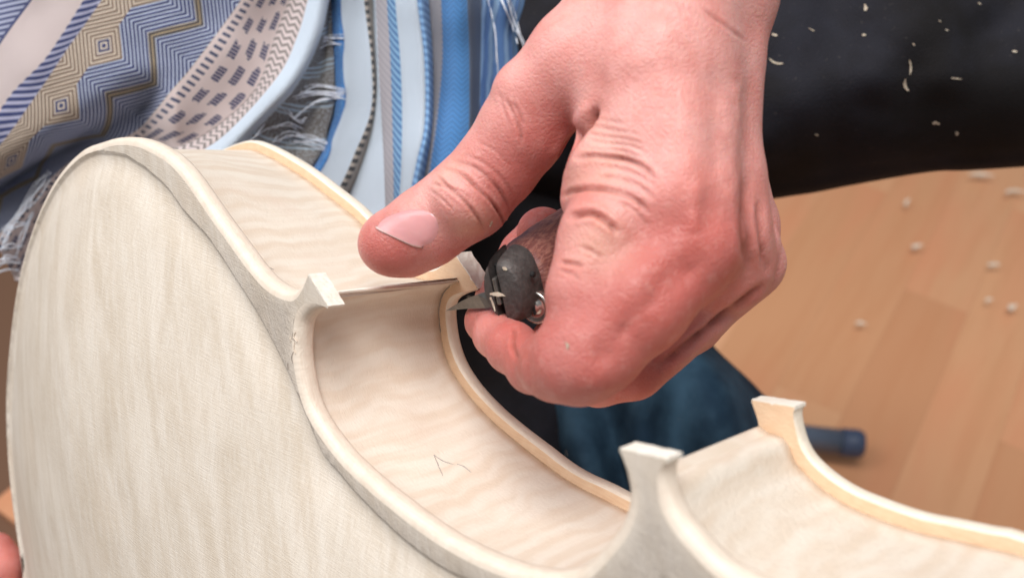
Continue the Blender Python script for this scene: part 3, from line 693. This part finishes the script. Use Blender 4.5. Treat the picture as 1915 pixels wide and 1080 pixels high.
# extra key lines make the ribbon stand in front of what lies behind it
for i in range(len(Ls) - 1):
    k = SUB[i]
    for q in range(k):
        f = q / k; fs = f * f * (3 - 2 * f)
        cols.append(Ls[i] * (1 - f) + Ls[i + 1] * f); ui.append(i + f); z = ZL[i] * (1 - fs) + ZL[i + 1] * fs
        if 6 <= i + f < 7: z -= 5.5 * math.sin(math.pi * f)
        if 7 <= i + f < 8: z += 6 * math.sin(math.pi * min(1, f * 1.3)) ** .5 if f * 1.3 < 1 else 0
        if i == 15 or i == 17: z -= 2.5 * math.sin(math.pi * f)
        if i == 19: z += 4 * math.sin(3 * math.pi * f)
        zz.append(z)
cols.append(Ls[-1]); ui.append(20.); zz.append(ZL[-1])
cols = np.array(cols); ui = np.array(ui); zz = np.array(zz); nc = len(ui)
G = cols.reshape(-1, 2); Zg = np.repeat(zz, NVv)
x, y = G[:, 0], G[:, 1]
Zg = Zg + vnoise(G, 160, 21) * 5 + vnoise(G @ np.array([[.8, .4], [-.4, .8]]), 60, 22) * 1.6
# fold that rolls under along the lower left, and a hollow above the violin
low = np.clip((y + .62 * x - 292) / 60., 0, 1) * np.clip((330 - x) / 60, 0, 1); Zg = Zg + 20 * low ** 1.3
crm = np.exp(-((y + .62 * x - 345) / 16.) ** 2) * np.clip((200 - x) / 60, 0, 1); Zg = Zg + 6 * crm
vi = np.tile(np.linspace(0, 1, NVv), nc)
# gathered ridges in the open-weave part
Zg = Zg + np.repeat(((ui > 7) & (ui < 9)) * 1., NVv) * np.sin(y / 17. + x / 50) * .6
Vc = ray(G) * Zg[:, None]
sl = np.concatenate([np.r_[0, np.cumsum(np.linalg.norm(np.diff(c_, axis=0), axis=1))] for c_ in cols]) * .19
mid_r = np.array([np.linalg.norm(np.diff(cols[:, 90, :], axis=0), axis=1)]).ravel(); _pj = (G @ np.array([-.58, .815])) * .19 + 60; sl = np.where(np.repeat(ui, NVv) < 6, _pj, sl)
tl = np.repeat(np.r_[0, np.cumsum(mid_r)], NVv) * .19
Fc = [(i * NVv + j, (i + 1) * NVv + j, (i + 1) * NVv + j + 1, i * NVv + j + 1) for i in range(nc - 1) for j in range(NVv - 1)]
m = Mat('striped_handwoven_cotton'); U_, s_, t_ = m.attr('band'), m.attr('s'), m.attr('t')
NAVY, BLUE, CYAN, WHT, LAV, TAN, BRN, PINK = lin(38, 52, 118), lin(50, 125, 205), lin(120, 190, 235), lin(226, 240, 255), lin(195, 195, 225), lin(222, 198, 172), lin(120, 108, 98), lin(215, 198, 200)
def bandmask(a, b): return U_.gt(a) * U_.lt(b)
basec = [NAVY, lin(240, 220, 216), LAV, TAN, lin(238, 218, 214), lin(234, 216, 214), WHT, BRN, BLUE, WHT, lin(190, 180, 170), WHT, lin(196, 190, 196), lin(150, 200, 238), WHT, lin(140, 185, 230), lin(185, 182, 188), lin(70, 150, 220), lin(100, 115, 140), lin(80, 130, 195), BLUE]
stops = [(i / 21., c_) for i, c_ in enumerate(basec)]
base_c = m.ramp(U_ / 21. + .0005, stops, True)
wob = m.noise(m.vec(s_ * .15, t_ * .15), 1., 2) * .7
tri = (t_ / 6.2).frac()                                     # zigzag
# herringbone band 3..4: diamonds tan at the left, blue chevrons right
f34 = U_ - 3.
zz_ = (t_ * 1. + wob).pp(5.6)
lines = ((s_ * 1.0 + zz_ * 1.15 + wob) * 3.9).sin()
zz2 = (s_ + wob).pp(7.5)
dz = (s_ + wob * .4).pp(13.)
dist_ = (f34 - .25).abs() * 39. + dz * .85
lines2 = (dist_ * 3.6).sin()
right = f34.gt(.25); edgeb = right * dist_.gt(8.)
tanz = right * dist_.gt(20.5) * dist_.lt(23.8)
ink3 = m.mix(edgeb, lin(150, 120, 98), lin(26, 44, 120)); ink3 = m.mix(dist_.lt(3.6), ink3, lin(26, 42, 112)); ink3 = m.mix(tanz, ink3, lin(62, 55, 62))
b3 = m.mix(edgeb, lin(248, 230, 208), lin(218, 228, 250)); b3 = m.mix(tanz, b3, lin(205, 180, 140))
c3 = m.mix((lines2.sm(-.6, -.15)), b3, ink3)
c = m.mix(bandmask(3, 4), base_c, c3)
# ladder bands 0..1 and 2..3 : slanted dashes
lad = ((s_ * 1.9 + t_ * 2.2)).sin().sm(-.35, .25)
c = m.mix(bandmask(2, 3) * lad, c, lin(8, 40, 115)); c = m.mix(bandmask(-1, 1) * ((s_ * 2.2 + t_ * 2.2).sin().sm(-.2, .3)), c, lin(190, 195, 222))
# dash band 4..5: four rows of wrapped dashes
f45 = (U_ - 4.) * 4.0; row = f45.floor(); fr_ = f45.frac()
sj = s_ + m.noise(m.vec(s_ * .12, t_ * .3), 1., 2) * 7.
dash = ((sj * .62 + row * 1.9).sin() * .5 + .5).gt(.40) * (fr_.gt(.25) * fr_.lt(.78)) * ((s_ * 5.2 + fr_ * 3.).sin().gt(-.75)) * row.gt(.5)
tick = (row.lt(.5)) * ((s_ * 2.4 + fr_ * 1.5).sin().gt(.25)) * fr_.gt(.3) * fr_.lt(.85)
c = m.mix(bandmask(4, 5) * dash, c, lin(32, 42, 100)); c = m.mix(bandmask(4, 5) * tick, c, lin(60, 66, 105))
# tan lines 5..6
c = m.mix(bandmask(5, 6) * ((s_ * 2.6 + (U_ * 2.).frac().pp(.5) * 8.).sin().sm(0, .5)), c, lin(130, 118, 112))
# brown speckle 7..8 with pale floating threads
spk = m.noise(m.vec(s_ * 1.6, t_ * 1.6), 1., 3, .8)
c = m.mix(bandmask(7, 8) * spk.sm(.48, .58), c, lin(190, 198, 205))
fl = ((s_ * .42 + t_ * .15 + m.noise(m.vec(s_ * .1, t_ * .1), 1., 2) * 3).sin()).gt(.45) * ((s_ * 3.4 + t_ * .6).sin().gt(-.2))
c = m.mix(bandmask(7, 8.05) * fl, c, lin(200, 220, 235))
c = m.mix(bandmask(8, 9) * spk.sm(.5, .62) * .6, c, CYAN)
# black dashes along both borders of the tan stripe 10..11
f10 = U_ - 10.; c = m.mix(bandmask(10, 11) * ((f10.lt(.3)) + (f10.gt(.7))) * ((s_ * 2.1 + f10 * 2).sin().gt(-.1)), c, lin(60, 62, 66))
# woven ticks and herringbones on the right
tw = ((s_ * 2.3 - t_ * 3.0)).sin().sm(-.2, .4)
c = m.mix(bandmask(12, 13) * tw * .35, c, lin(150, 145, 160)); c = m.mix(bandmask(13, 14) * tw, c, lin(60, 120, 190)); c = m.mix(bandmask(15, 16) * tw * .8, c, lin(80, 125, 185))
hb = ((s_ + (t_ * 1.).pp(2.2) * 1.3) * 3.2).sin().sm(-.3, .4)
c = m.mix(bandmask(17, 18) * hb * .55, c, lin(50, 110, 180))
f19 = U_ - 19.
rib_ = ((f19 * 3.1 + s_ * .012 + m.noise(m.vec(s_ * .06, 0.), 1., 2) * .7).frac()).sm(.62, .72)
c = m.mix(bandmask(19, 21) * rib_, c, lin(150, 190, 232)); c = m.mix(bandmask(19, 20.1) * (f19.gt(.9)), c, lin(50, 90, 130))
wv = ((s_ * 11.).sin() * (t_ * 11.).sin()); soft = m.noise(m.vec(s_ * .5, t_ * .5), 1., 3)
c = m.mix(wv.sm(-.6, .9) * .08, c, (.95, .95, .98))
m.col(c).set(Roughness=.9, Sheen_Weight=.15).bump(wv * .4 + lines2.sm(-.5, .5) * bandmask(3, 4) * .9 + soft * .8, .0006)
_m = Mat('dark_torn_grain'); _m.col((.30, .24, .20)).set(Roughness=.8); M_PEN_PRE = _m.m
def tube(name, P, r, mat, parent):
    n = len(P); T_ = np.gradient(P, axis=0); T_ /= np.linalg.norm(T_, axis=1)[:, None]; A_ = np.cross(T_, [0, 0, 1.]); A_ /= np.linalg.norm(A_, axis=1)[:, None] + 1e-9; B_ = np.cross(T_, A_)
    V = np.vstack([P + (A_ * math.cos(q) + B_ * math.sin(q)) * r for q in np.linspace(0, 2 * math.pi, 6)[:-1]]); Fc = [(a * n + i, a * n + i + 1, ((a + 1) % 5) * n + i + 1, ((a + 1) % 5) * n + i) for a in range(5) for i in range(n - 1)]
    return make(name, V, Fc, mat, parent)
cloth = make('woven_cloth', Vc, Fc, m.m, None, dict(band=np.repeat(ui, NVv), s=sl, t=tl))
tag(cloth, 'blue, white and tan striped handwoven cloth bunched behind the violin body', 'cloth')
m = Mat('loose_white_thread'); m.col((.78, .82, .90)).set(Roughness=.9); KD = Vc.copy(); KP = G
def zat(p): return Zg[np.argmin(((KP - p) ** 2).sum(1))]
random.seed(3)
for L_ in ([(593, 74), (607, 67), (643, 69)], [(585, 96), (608, 80), (640, 80)], [(567, 165), (596, 159), (641, 170)], [(560, 176), (592, 168), (638, 178)], [(548, 186), (592, 176), (641, 182)], [(552, 222), (592, 190), (640, 180)], [(533, 207), (559, 226), (574, 222)], [(536, 256), (574, 256), (618, 268)], [(545, 266), (582, 266), (611, 280)], [(515, 262), (545, 250), (580, 262)], [(508, 240), (540, 232), (560, 240)],
           [(500, 235), (470, 262), (430, 278)], [(3, 432), (36, 398), (69, 343), (95, 321)], [(0, 452), (20, 424), (55, 416)], [(92, 331), (69, 366), (50, 395)], [(84, 340), (60, 372), (42, 400)], [(-4, 486), (12, 480), (36, 484)], [(-4, 497), (14, 490), (34, 494)], [(-4, 507), (14, 500), (30, 506)], [(2, 468), (18, 460), (40, 462)], [(60, 398), (40, 440), (30, 480)], [(50, 380), (24, 420), (6, 470)],
           [(905, -20), (925, 60), (930, 160)], [(930, -20), (952, 40), (972, 84)], [(945, -20), (960, 30), (980, 90)]):
    for q in range(3):
        P_ = crom([(x_ + random.uniform(-6, 6), y_ + random.uniform(-5, 5)) for x_, y_ in L_], 16); Z_ = np.array([zat(p) for p in P_]) - 1.2 - 1.5 * np.sin(np.linspace(0, math.pi, 16))
        t_o = tube('thread', ray(P_) * Z_[:, None], random.uniform(.13, .24), m.m, cloth)
random.seed(12)
for q in range(7):
    y0 = random.uniform(615, 705); x0 = 551 + (y0 - 640) * .02 + random.uniform(-14, 3); ln = random.uniform(10, 26)
    P_ = crom([(x0, y0), (x0 - ln * .05 + random.uniform(-2, 1), y0 + ln * .5), (x0 + random.uniform(-1, 3), y0 + ln)], 8)
    tube('torn_fibre', fw(bp(P_, 0), -np.sin(np.linspace(0, math.pi, 8)) * .12), random.uniform(.06, .12), M_EDGE if q % 3 else M_PEN_PRE, violin)
sd = cloth.modifiers.new('t', 'SOLIDIFY'); sd.thickness = .0008

# ================================================================ DARK CLOTHES
def sheet(name, rows, mat, parent, nu=110, nv=110, amp=3., sc=120, seed=1, thick=.0015, ridges=None):
    R = [crom(r, nu) for r in rows]; R = np.array(R)            # rows of (px,py,Z)
    G = np.array([crom(R[:, k, :], nv) for k in range(nu)]).reshape(-1, 3)
    z = G[:, 2] + vnoise(G[:, :2], sc, seed) * amp + vnoise(G[:, :2], sc * .4, seed + 1) * amp * .3
    if ridges: z = z + ridges(G)
    V = ray(G[:, :2]) * z[:, None]; Fc = [(i * nv + j, (i + 1) * nv + j, (i + 1) * nv + j + 1, i * nv + j + 1) for i in range(nu - 1) for j in range(nv - 1)]
    o = make(name, V, Fc, mat, parent); sdm = o.modifiers.new('t', 'SOLIDIFY'); sdm.thickness = thick; return o
def mat_cloth(name, a, b, sc, rough=.85):
    m = Mat(name); o = m.obj(); n = m.noise(o, sc, 4, .6); t = m.noise(o, 1600, 2)
    c = m.mix(n.sm(.35, .68), a, b); du = m.noise(o, 700, 2, .7).sm(.66, .78) * n.sm(.3, .6) * .10; m.col(m.mix(du, c, (.5, .42, .34))).set(Roughness=rough, Specular_IOR_Level=.25).bump(n * .4 + t, .0004); return m.m
M_DARK = mat_cloth('black_work_cloth', (.008, .0065, .007), (.018, .018, .026), 16)
M_TEAL = mat_cloth('dark_teal_denim', (.012, .034, .062), (.045, .10, .155), 26)
sheet('apron', [[(940, -260, 470), (1300, -260, 420), (1700, -260, 410), (2250, -260, 420)],
                [(960, -60, 400), (1350, -60, 352), (1650, -60, 342), (2200, -60, 350)],
                [(940, 80, 380), (1350, 110, 338), (1650, 100, 332), (2200, 60, 340)],
                [(930, 220, 380), (1350, 240, 342), (1650, 210, 338), (2200, 170, 346)],
                [(930, 330, 400), (1350, 345, 365), (1650, 300, 360), (2200, 255, 366)],
                [(920, 380, 430), (1350, 372, 392), (1500, 357, 388), (1600, 338, 386), (1740, 314, 386), (1820, 311, 386), (2000, 298, 390), (2200, 275, 394)],
                [(920, 390, 520), (1350, 350, 480), (1650, 285, 480), (2200, 240, 490)]], M_DARK, person, amp=9, sc=170, seed=31)['label'] = 'black cloth over the thigh, specked with wood shavings'
sheet('apron', [[(560, 180, 420), (800, 200, 415), (1000, 220, 412), (1250, 260, 420)], [(600, 420, 412), (820, 450, 408), (1000, 460, 405), (1250, 460, 412)],  # backing sheet added so the shaded void is black in colour
                [(700, 650, 405), (860, 660, 405), (1000, 650, 405), (1120, 650, 415)], [(760, 900, 402), (900, 900, 402), (1010, 880, 404), (1090, 860, 418)], [(800, 1100, 405), (950, 1100, 405), (1040, 1100, 410), (1120, 1100, 425)]], M_DARK, person, amp=5, sc=120, seed=35)['label'] = 'black backing sheet added for the dark void behind the waist of the violin'
def rid(G): return 8. * np.sin((G[:, 0] - .35 * (G[:, 1] - 700)) / 24. + vnoise(G[:, :2], 140, 3) * 1.5) * np.clip((G[:, 1] - 560) / 120, 0, 1)
sheet('trouser_leg', [[(960, 480, 440), (1080, 480, 410), (1200, 480, 405), (1290, 480, 425), (1330, 500, 470)], [(960, 620, 440), (1080, 620, 408), (1200, 620, 402), (1270, 615, 420), (1312, 620, 460)],
                      [(950, 760, 440), (1080, 760, 408), (1240, 740, 402), (1350, 735, 418), (1412, 728, 462)], [(940, 900, 440), (1080, 900, 410), (1260, 880, 406), (1400, 850, 420), (1500, 830, 470)],
                      [(930, 1100, 445), (1080, 1100, 415), (1280, 1100, 412), (1440, 1100, 425), (1560, 1050, 480)]], M_TEAL, person, amp=3, sc=110, seed=41, ridges=rid)['label'] = 'dark teal trouser leg below the hand'

# ================================================================ FLOOR
m = Mat('floor_underlay'); m.col((.18, .09, .05)).set(Roughness=.8)
fl_ = bpy.data.meshes.new('floor'); fl_.from_pydata([(-4, -4, 0), (4, -4, 0), (4, 5, 0), (-4, 5, 0)], [], [(0, 1, 2, 3)]); fl_.materials.append(m.m)
floor = bpy.data.objects.new('floor', fl_); C.objects.link(floor); floor.location = (0, 0, -.012); tag(floor, 'light brown wooden strip floor', 'floor', kind='structure')
m = Mat('oiled_oak_planks'); oi = m.nt.nodes.new('ShaderNodeObjectInfo'); rnd = S(m.nt, oi.outputs['Random']); o_ = m.obj()
sx = m.nt.nodes.new('ShaderNodeSeparateXYZ'); m.nt.links.new(o_, sx.inputs[0]); X_, Y_ = S(m.nt, sx.outputs[0]), S(m.nt, sx.outputs[1])
g = m.noise(m.vec(X_ * 55 + rnd * 40, Y_ * 5., rnd * 9), 1., 4, .6); g2 = m.noise(m.vec(X_ * 12, Y_ * 2.5, rnd * 20), 1., 3)
c = m.ramp(rnd, [(0, lin(216, 156, 113)), (.3, lin(230, 172, 128)), (.6, lin(212, 150, 108)), (1, lin(232, 178, 134))])
c = m.mix(g.sm(.45, .7) * .3, c, lin(205, 138, 94)); c = m.mix(g2.sm(.45, .7) * .6, c, lin(226, 148, 108))
m.col(c).set(Roughness=.5).bump(g, .0005)
PW, PL = .074, .62
bm = bmesh.new(); bmesh.ops.create_cube(bm, size=1); bmesh.ops.scale(bm, vec=(PW - .0002, PL - .0002, .012), verts=bm.verts); bmesh.ops.bevel(bm, geom=bm.edges, offset=.00025, segments=1)
pm = bpy.data.meshes.new('plank'); bm.to_mesh(pm); bm.free(); pm.materials.append(m.m)
hd = math.radians(-33)
for i in range(-9, 15):
    for j in range(-1, 5):
        a = i * PW; b_ = j * PL + ((i * 37) % 11) / 11. * PL
        x = math.cos(hd) * a - math.sin(hd) * b_; y = math.sin(hd) * a + math.cos(hd) * b_
        if not (-.5 < x < 1.4 and -.15 < y < 1.8): continue
        o = bpy.data.objects.new('plank', pm); C.objects.link(o); o.parent = floor; o.location = (x, y, .006); o.rotation_euler = (0, 0, hd)

def on_floor(px, py, z=0.):
    d = (ray((px, py))[0] * np.array([1, 1, -1])) @ R3.T; t = (z - CAM_H) / d[2]; return T3 + d * t
# blue-grey metal foot bar
a, b = on_floor(1430, 808, .03), on_floor(1614, 830, .026); a = a + (a - b) * .5
ax_ = (b - a); L = np.linalg.norm(ax_); ax_ /= L; up = np.array([0, 0, 1.]); sd_ = np.cross(ax_, up); up2 = np.cross(sd_, ax_)
stool = bpy.data.objects.new('stool_foot', None); C.objects.link(stool); stool.location = b - np.array([0, 0, .018]); stool.empty_display_size = .02
tag(stool, 'blurred blue-grey tubular foot with a dark rounded end resting on the floor', 'stool foot')
def tubew(name, P, a, b1, b2, prof, mat, parent):
    V, Fc = lathe(P, a, b1, b2, prof, 28); V = np.array(V) - np.array(parent.location); me = bpy.data.meshes.new(name); me.from_pydata([tuple(v) for v in V], [], Fc); me.materials.append(mat); me.polygons.foreach_set('use_smooth', [True] * len(me.polygons))
    o = bpy.data.objects.new(name, me); C.objects.link(o); o.parent = parent; return fixn(o)
m = Mat('blue_grey_paint'); m.col(m.mix(m.noise(m.obj(), 60, 3), (.11, .14, .20), (.17, .20, .26))).set(Roughness=.35, Metallic=.2)
tubew('tube', a, ax_, sd_, up2, [(0, 0.0127), (L - .02, 0.0127)], m.m, stool)
m2 = Mat('dark_blue_rubber'); m2.col((.05, .07, .125)).set(Roughness=.5)
tubew('end_cap', a, ax_, sd_, up2, [(L - .022, 0.0137), (L - .005, 0.0144), (L - .001, 0.0127), (L, .008), (L, .0005)], m2.m, stool)

# ================================================================ PENCIL MARKS, SHAVINGS, CHIPS
def rib_hit(px, py, R, lift=.06):
    """point where the photograph's ray meets a rib strip (walk the height until the outline is crossed)"""
    best = None
    d = ray((px, py))[0]
    for off in np.linspace(T, H - T, 500):
        t = (n_ @ P0 + off) / (d @ n_); X = d * t; uv = np.array([(X - P0) @ u_, (X - P0) @ v_])
        f = (off - T) / (H - 2 * T); L = R[0] * (1 - f) + R[1] * f; q_ = np.linspace(0, len(L) - 1, 2600); L = np.stack([np.interp(q_, np.arange(len(L)), L[:, z_]) for z_ in (0, 1)], 1); k = np.argmin(np.linalg.norm(L - uv, axis=1)); dd_ = np.linalg.norm(L[k] - uv)
        if best is None or dd_ < best[0]: best = (dd_, off, L[k], k, L)
    _, off, p, k, L = best; tg = L[min(k + 20, len(L) - 1)] - L[max(k - 20, 0)]; tg /= np.linalg.norm(tg); nn = np.array([tg[1], -tg[0]]) * -sgn
    return fw(p + nn * lift, off)[0], u_ * nn[0] + v_ * nn[1]
m = Mat('pencil_graphite'); m.col(m.mix(m.noise(m.obj(), 3000, 2).sm(.3, .6), (.22, .19, .18), (.45, .38, .34))).set(Roughness=.6); M_PEN = m.m
def stroke(name, pts, R, wd, parent, mat=M_PEN, n=14):
    L = crom(pts, n); H_ = [rib_hit(p[0], p[1], R) for p in L]; V = []; P = np.array([h[0] for h in H_]); N = np.array([h[1] for h in H_]); T_ = np.gradient(P, axis=0); T_ /= np.linalg.norm(T_, axis=1)[:, None]; B = np.cross(T_, N)
    wv_ = wd * (.35 + .65 * np.sin(np.linspace(.15, math.pi - .15, n)))[:, None]
    V = np.vstack([P + B * wv_ / 2, P - B * wv_ / 2, P + B * wv_ / 2 - N * .12, P - B * wv_ / 2 - N * .12]); Fc = []
    for i in range(n - 1):
        Fc += [(i, i + 1, n + i + 1, n + i), (2 * n + i, 3 * n + i, 3 * n + i + 1, 2 * n + i + 1), (i, 2 * n + i, 2 * n + i + 1, i + 1), (n + i, n + i + 1, 3 * n + i + 1, 3 * n + i)]
    return fixn(make(name, V, Fc, mat, parent))
for p in ([(811, 850), (818, 866), (828, 889)], [(811, 850), (828, 861), (848, 868)], [(855, 867), (868, 872), (881, 883)]):
    stroke('pencil_mark', p, r2_, .28, violin)
stroke('pencil_mark', [(470, 460), (486, 482), (498, 497), (512, 504)], r1, .55, violin, n=12)
stroke('pencil_mark', [(843, 540), (830, 560), (825, 590), (827, 620)], r2_, .3, violin)

m = Mat('pale_wood_chip'); m.col(m.mix(m.noise(m.obj(), 900, 3), (.62, .53, .42), (.42, .33, .24))).set(Roughness=.8, Subsurface_Weight=.1, Subsurface_Scale=.0005); M_CHIP = m.m
m = Mat('pale_shaving'); m.col((.84, .72, .58)).set(Roughness=.8); M_CHIP_PALE = m.m
def chip(P, nrm_, a, b, t, label, rot=0., curl=.4, group=None, world=False, name='wood_chip', pts=None):
    nrm_ = np.array(nrm_, float); nrm_ /= np.linalg.norm(nrm_); x_ = np.cross(nrm_, [.0, 1, 0.03]); x_ /= np.linalg.norm(x_); y_ = np.cross(nrm_, x_)
    x2 = x_ * math.cos(rot) + y_ * math.sin(rot); y2 = -x_ * math.sin(rot) + y_ * math.cos(rot); n = 9; V = []; Fc = []
    for i in range(n):
        f = i / (n - 1) * 2 - 1; wd = b * (1 - .6 * f * f) * random.uniform(.45, 1.2)
        cen = P + x2 * f * a / 2 + y2 * curl * a * .25 * f * f + nrm_ * (t * .5 + abs(f) ** 2 * a * .08)
        for sx_, sz_ in ((-1, -1), (1, -1), (1, 1), (-1, 1)): V.append(cen + y2 * sx_ * wd / 2 + nrm_ * sz_ * t / 2)
    for i in range(n - 1):
        for k in range(4): Fc.append((i * 4 + k, i * 4 + (k + 1) % 4, i * 4 + 4 + (k + 1) % 4, i * 4 + 4 + k))
    Fc += [(0, 1, 2, 3), (n * 4 - 4, n * 4 - 3, n * 4 - 2, n * 4 - 1)]
    o = fixn(make(name, V, Fc, M_CHIP_PALE if world else M_CHIP, None, smooth=False, world=world)); tag(o, label, 'wood chip', group); return o
# chips on the black cloth: ray-cast onto it
bpy.context.view_layer.update(); dg = bpy.context.evaluated_depsgraph_get()
def hit(px, py):
    d = Vector(((ray((px, py))[0] * np.array([1, 1, -1])) @ R3.T).tolist()).normalized()
    ok, loc, nr, idx, ob, mt_ = scene.ray_cast(dg, Vector(T3), d)
    if nr.dot(d) > 0: nr = -nr
    cm = (R3.T @ (np.array(loc) - T3)) * np.array([1, 1, -1]) / MM; cn = (R3.T @ np.array(nr)) * np.array([1, 1, -1]); return cm, cn, ob
GA = 'wood chips scattered on the black cloth'; GB = 'blurred wood chips lying on the floor'
for px, py, a, b, rot, cu, lab in (
    (1619, 15, 3.6, 2.4, 1.4, .1, 'bright white wood chip at the very top of the black cloth'), (1448, 66, 2.6, 2.4, .3, .1, 'small round white chip on black cloth just right of the wrist'),
    (1450, 118, 7.2, 1.7, .4, -.5, 'curved pale sliver on black cloth beside the hand'), (1703, 125, 7.0, 1.8, 1.35, .5, 'upper half of the long tan crooked shaving on the black cloth'),
    (1692, 160, 6.5, 2.2, 1.0, -.5, 'frayed tan lower end of the crooked shaving on the black cloth'), (1787, 147, 6.2, 1.2, 0., 0., 'short straight grey sliver lying level on the black cloth'),
    (1750, 230, 4.0, 2.2, .1, .2, 'larger pale chip near the lower hem of the black cloth'), (1789, 249, 2.6, 2.2, .8, .1, 'small dull chip just right of and below the larger hem chip'),
    (1897, 97, 2.6, 1.7, .1, .1, 'pale chip on black cloth at the right edge of the photo'), (1831, 7, 1.8, 1.3, .4, .1, 'tiny chip at the top of the black cloth toward the right'),
    (1616, 66, 1.8, 1.5, .2, .1, 'dim speck of wood on black cloth below the bright white chip'), (1527, 252, 2.6, 1.2, .1, .1, 'faint grey chip low on the black cloth in its shaded fold'),
    (1770, 57, 1.6, 1.2, .2, .1, 'tiny fleck on black cloth above the straight grey sliver'), (1757, 40, 1.3, 1.0, .6, .1, 'topmost of the tiny flecks above the straight grey sliver'),
    (1517, 56, 3.2, .8, .5, .3, 'thin faint splinter on black cloth between wrist and bright chip'), (1708, 83, 1.5, 1.2, .6, .1, 'tiny dark fleck above the long crooked shaving')):
    cm, cn, ob = hit(px, py); chip(cm, cn, a * .72, b * .5, .2, lab, rot, cu, GA)
for px, py, a, b, rot, lab in ((1832, 326, 26, 13, .1, 'large pale blurred chip on the floor just below the black cloth'), (1895, 356, 24, 9, .1, 'pale blurred chip on the floor at the right edge, near the black cloth'), (1694, 379, 14, 9, .8, 'faint blurred chip on the floor left of the large pale one'),
    (1712, 460, 14, 8, .3, 'oval blurred chip on the floor level with the knuckles'), (1856, 494, 13, 10, .3, 'pinkish blurred chip on the floor toward the right edge'), (1891, 574, 11, 9, .3, 'lowest blurred chip on the floor near the right edge'), (1609, 603, 13, 9, .3, 'single blurred chip on the floor right of the fist'), (1847, 560, 9, 7, .3, 'faint small chip left of the lowest floor chip')):
    p = on_floor(px, py, .0122); chip(p, (0, 0, 1), a * MM * random.uniform(.9, 1.3), b * MM * random.uniform(.55, .85), .0006, lab, rot + random.uniform(-.6, .6), random.uniform(.4, 1.2), GB, world=True)
# chips on the knife and on the skin
for px, py, a, b, rot, lab in ((931, 550, 3.6, .9, .1, 'white crossbar chip caught on the dark jaws of the knife'), (922, 568, 3.4, .9, 1.25, 'white upright chip caught in the slot of the knife jaws'), (877, 556, 1.2, .9, .5, 'tiny white crumb where the blade meets the jaws'), (944, 502, 1.2, .9, .5, 'tiny pale crumb at the top of the knife slot')):
    cm, cn, ob = hit(px, py); chip(cm, -cm, a, b, .3, lab, rot, .1)
for px, py, lab in ((919, 417, 'tiny curled shaving on the wrinkled side of the thumb'), (1062, 645, 'tiny pale speck on the lower side of the curled index finger')):
    cm, cn, ob = hit(px, py); chip(cm, cn, 1.5, .5, .2, lab, 1.2, .8)
# fuzz standing on the cut edges
for px, py, h_, lab in ((1060, 846, 2.2, 'thin hair-like shaving standing on the far edge of the waist'), (1692, 925, 1.6, 'small splinter standing on the far edge of the right bout'), (1770, 944, 1.5, 'second small splinter on the far edge, toward the right')):
    cm, cn, ob = hit(px, py + 6); P = cm; chip(P + np.array([0, h_ / 2, 0]), (0, 0, -1), h_, .35, .2, lab, 1.5, .6)
print('verts hand', len(hand.data.vertices))
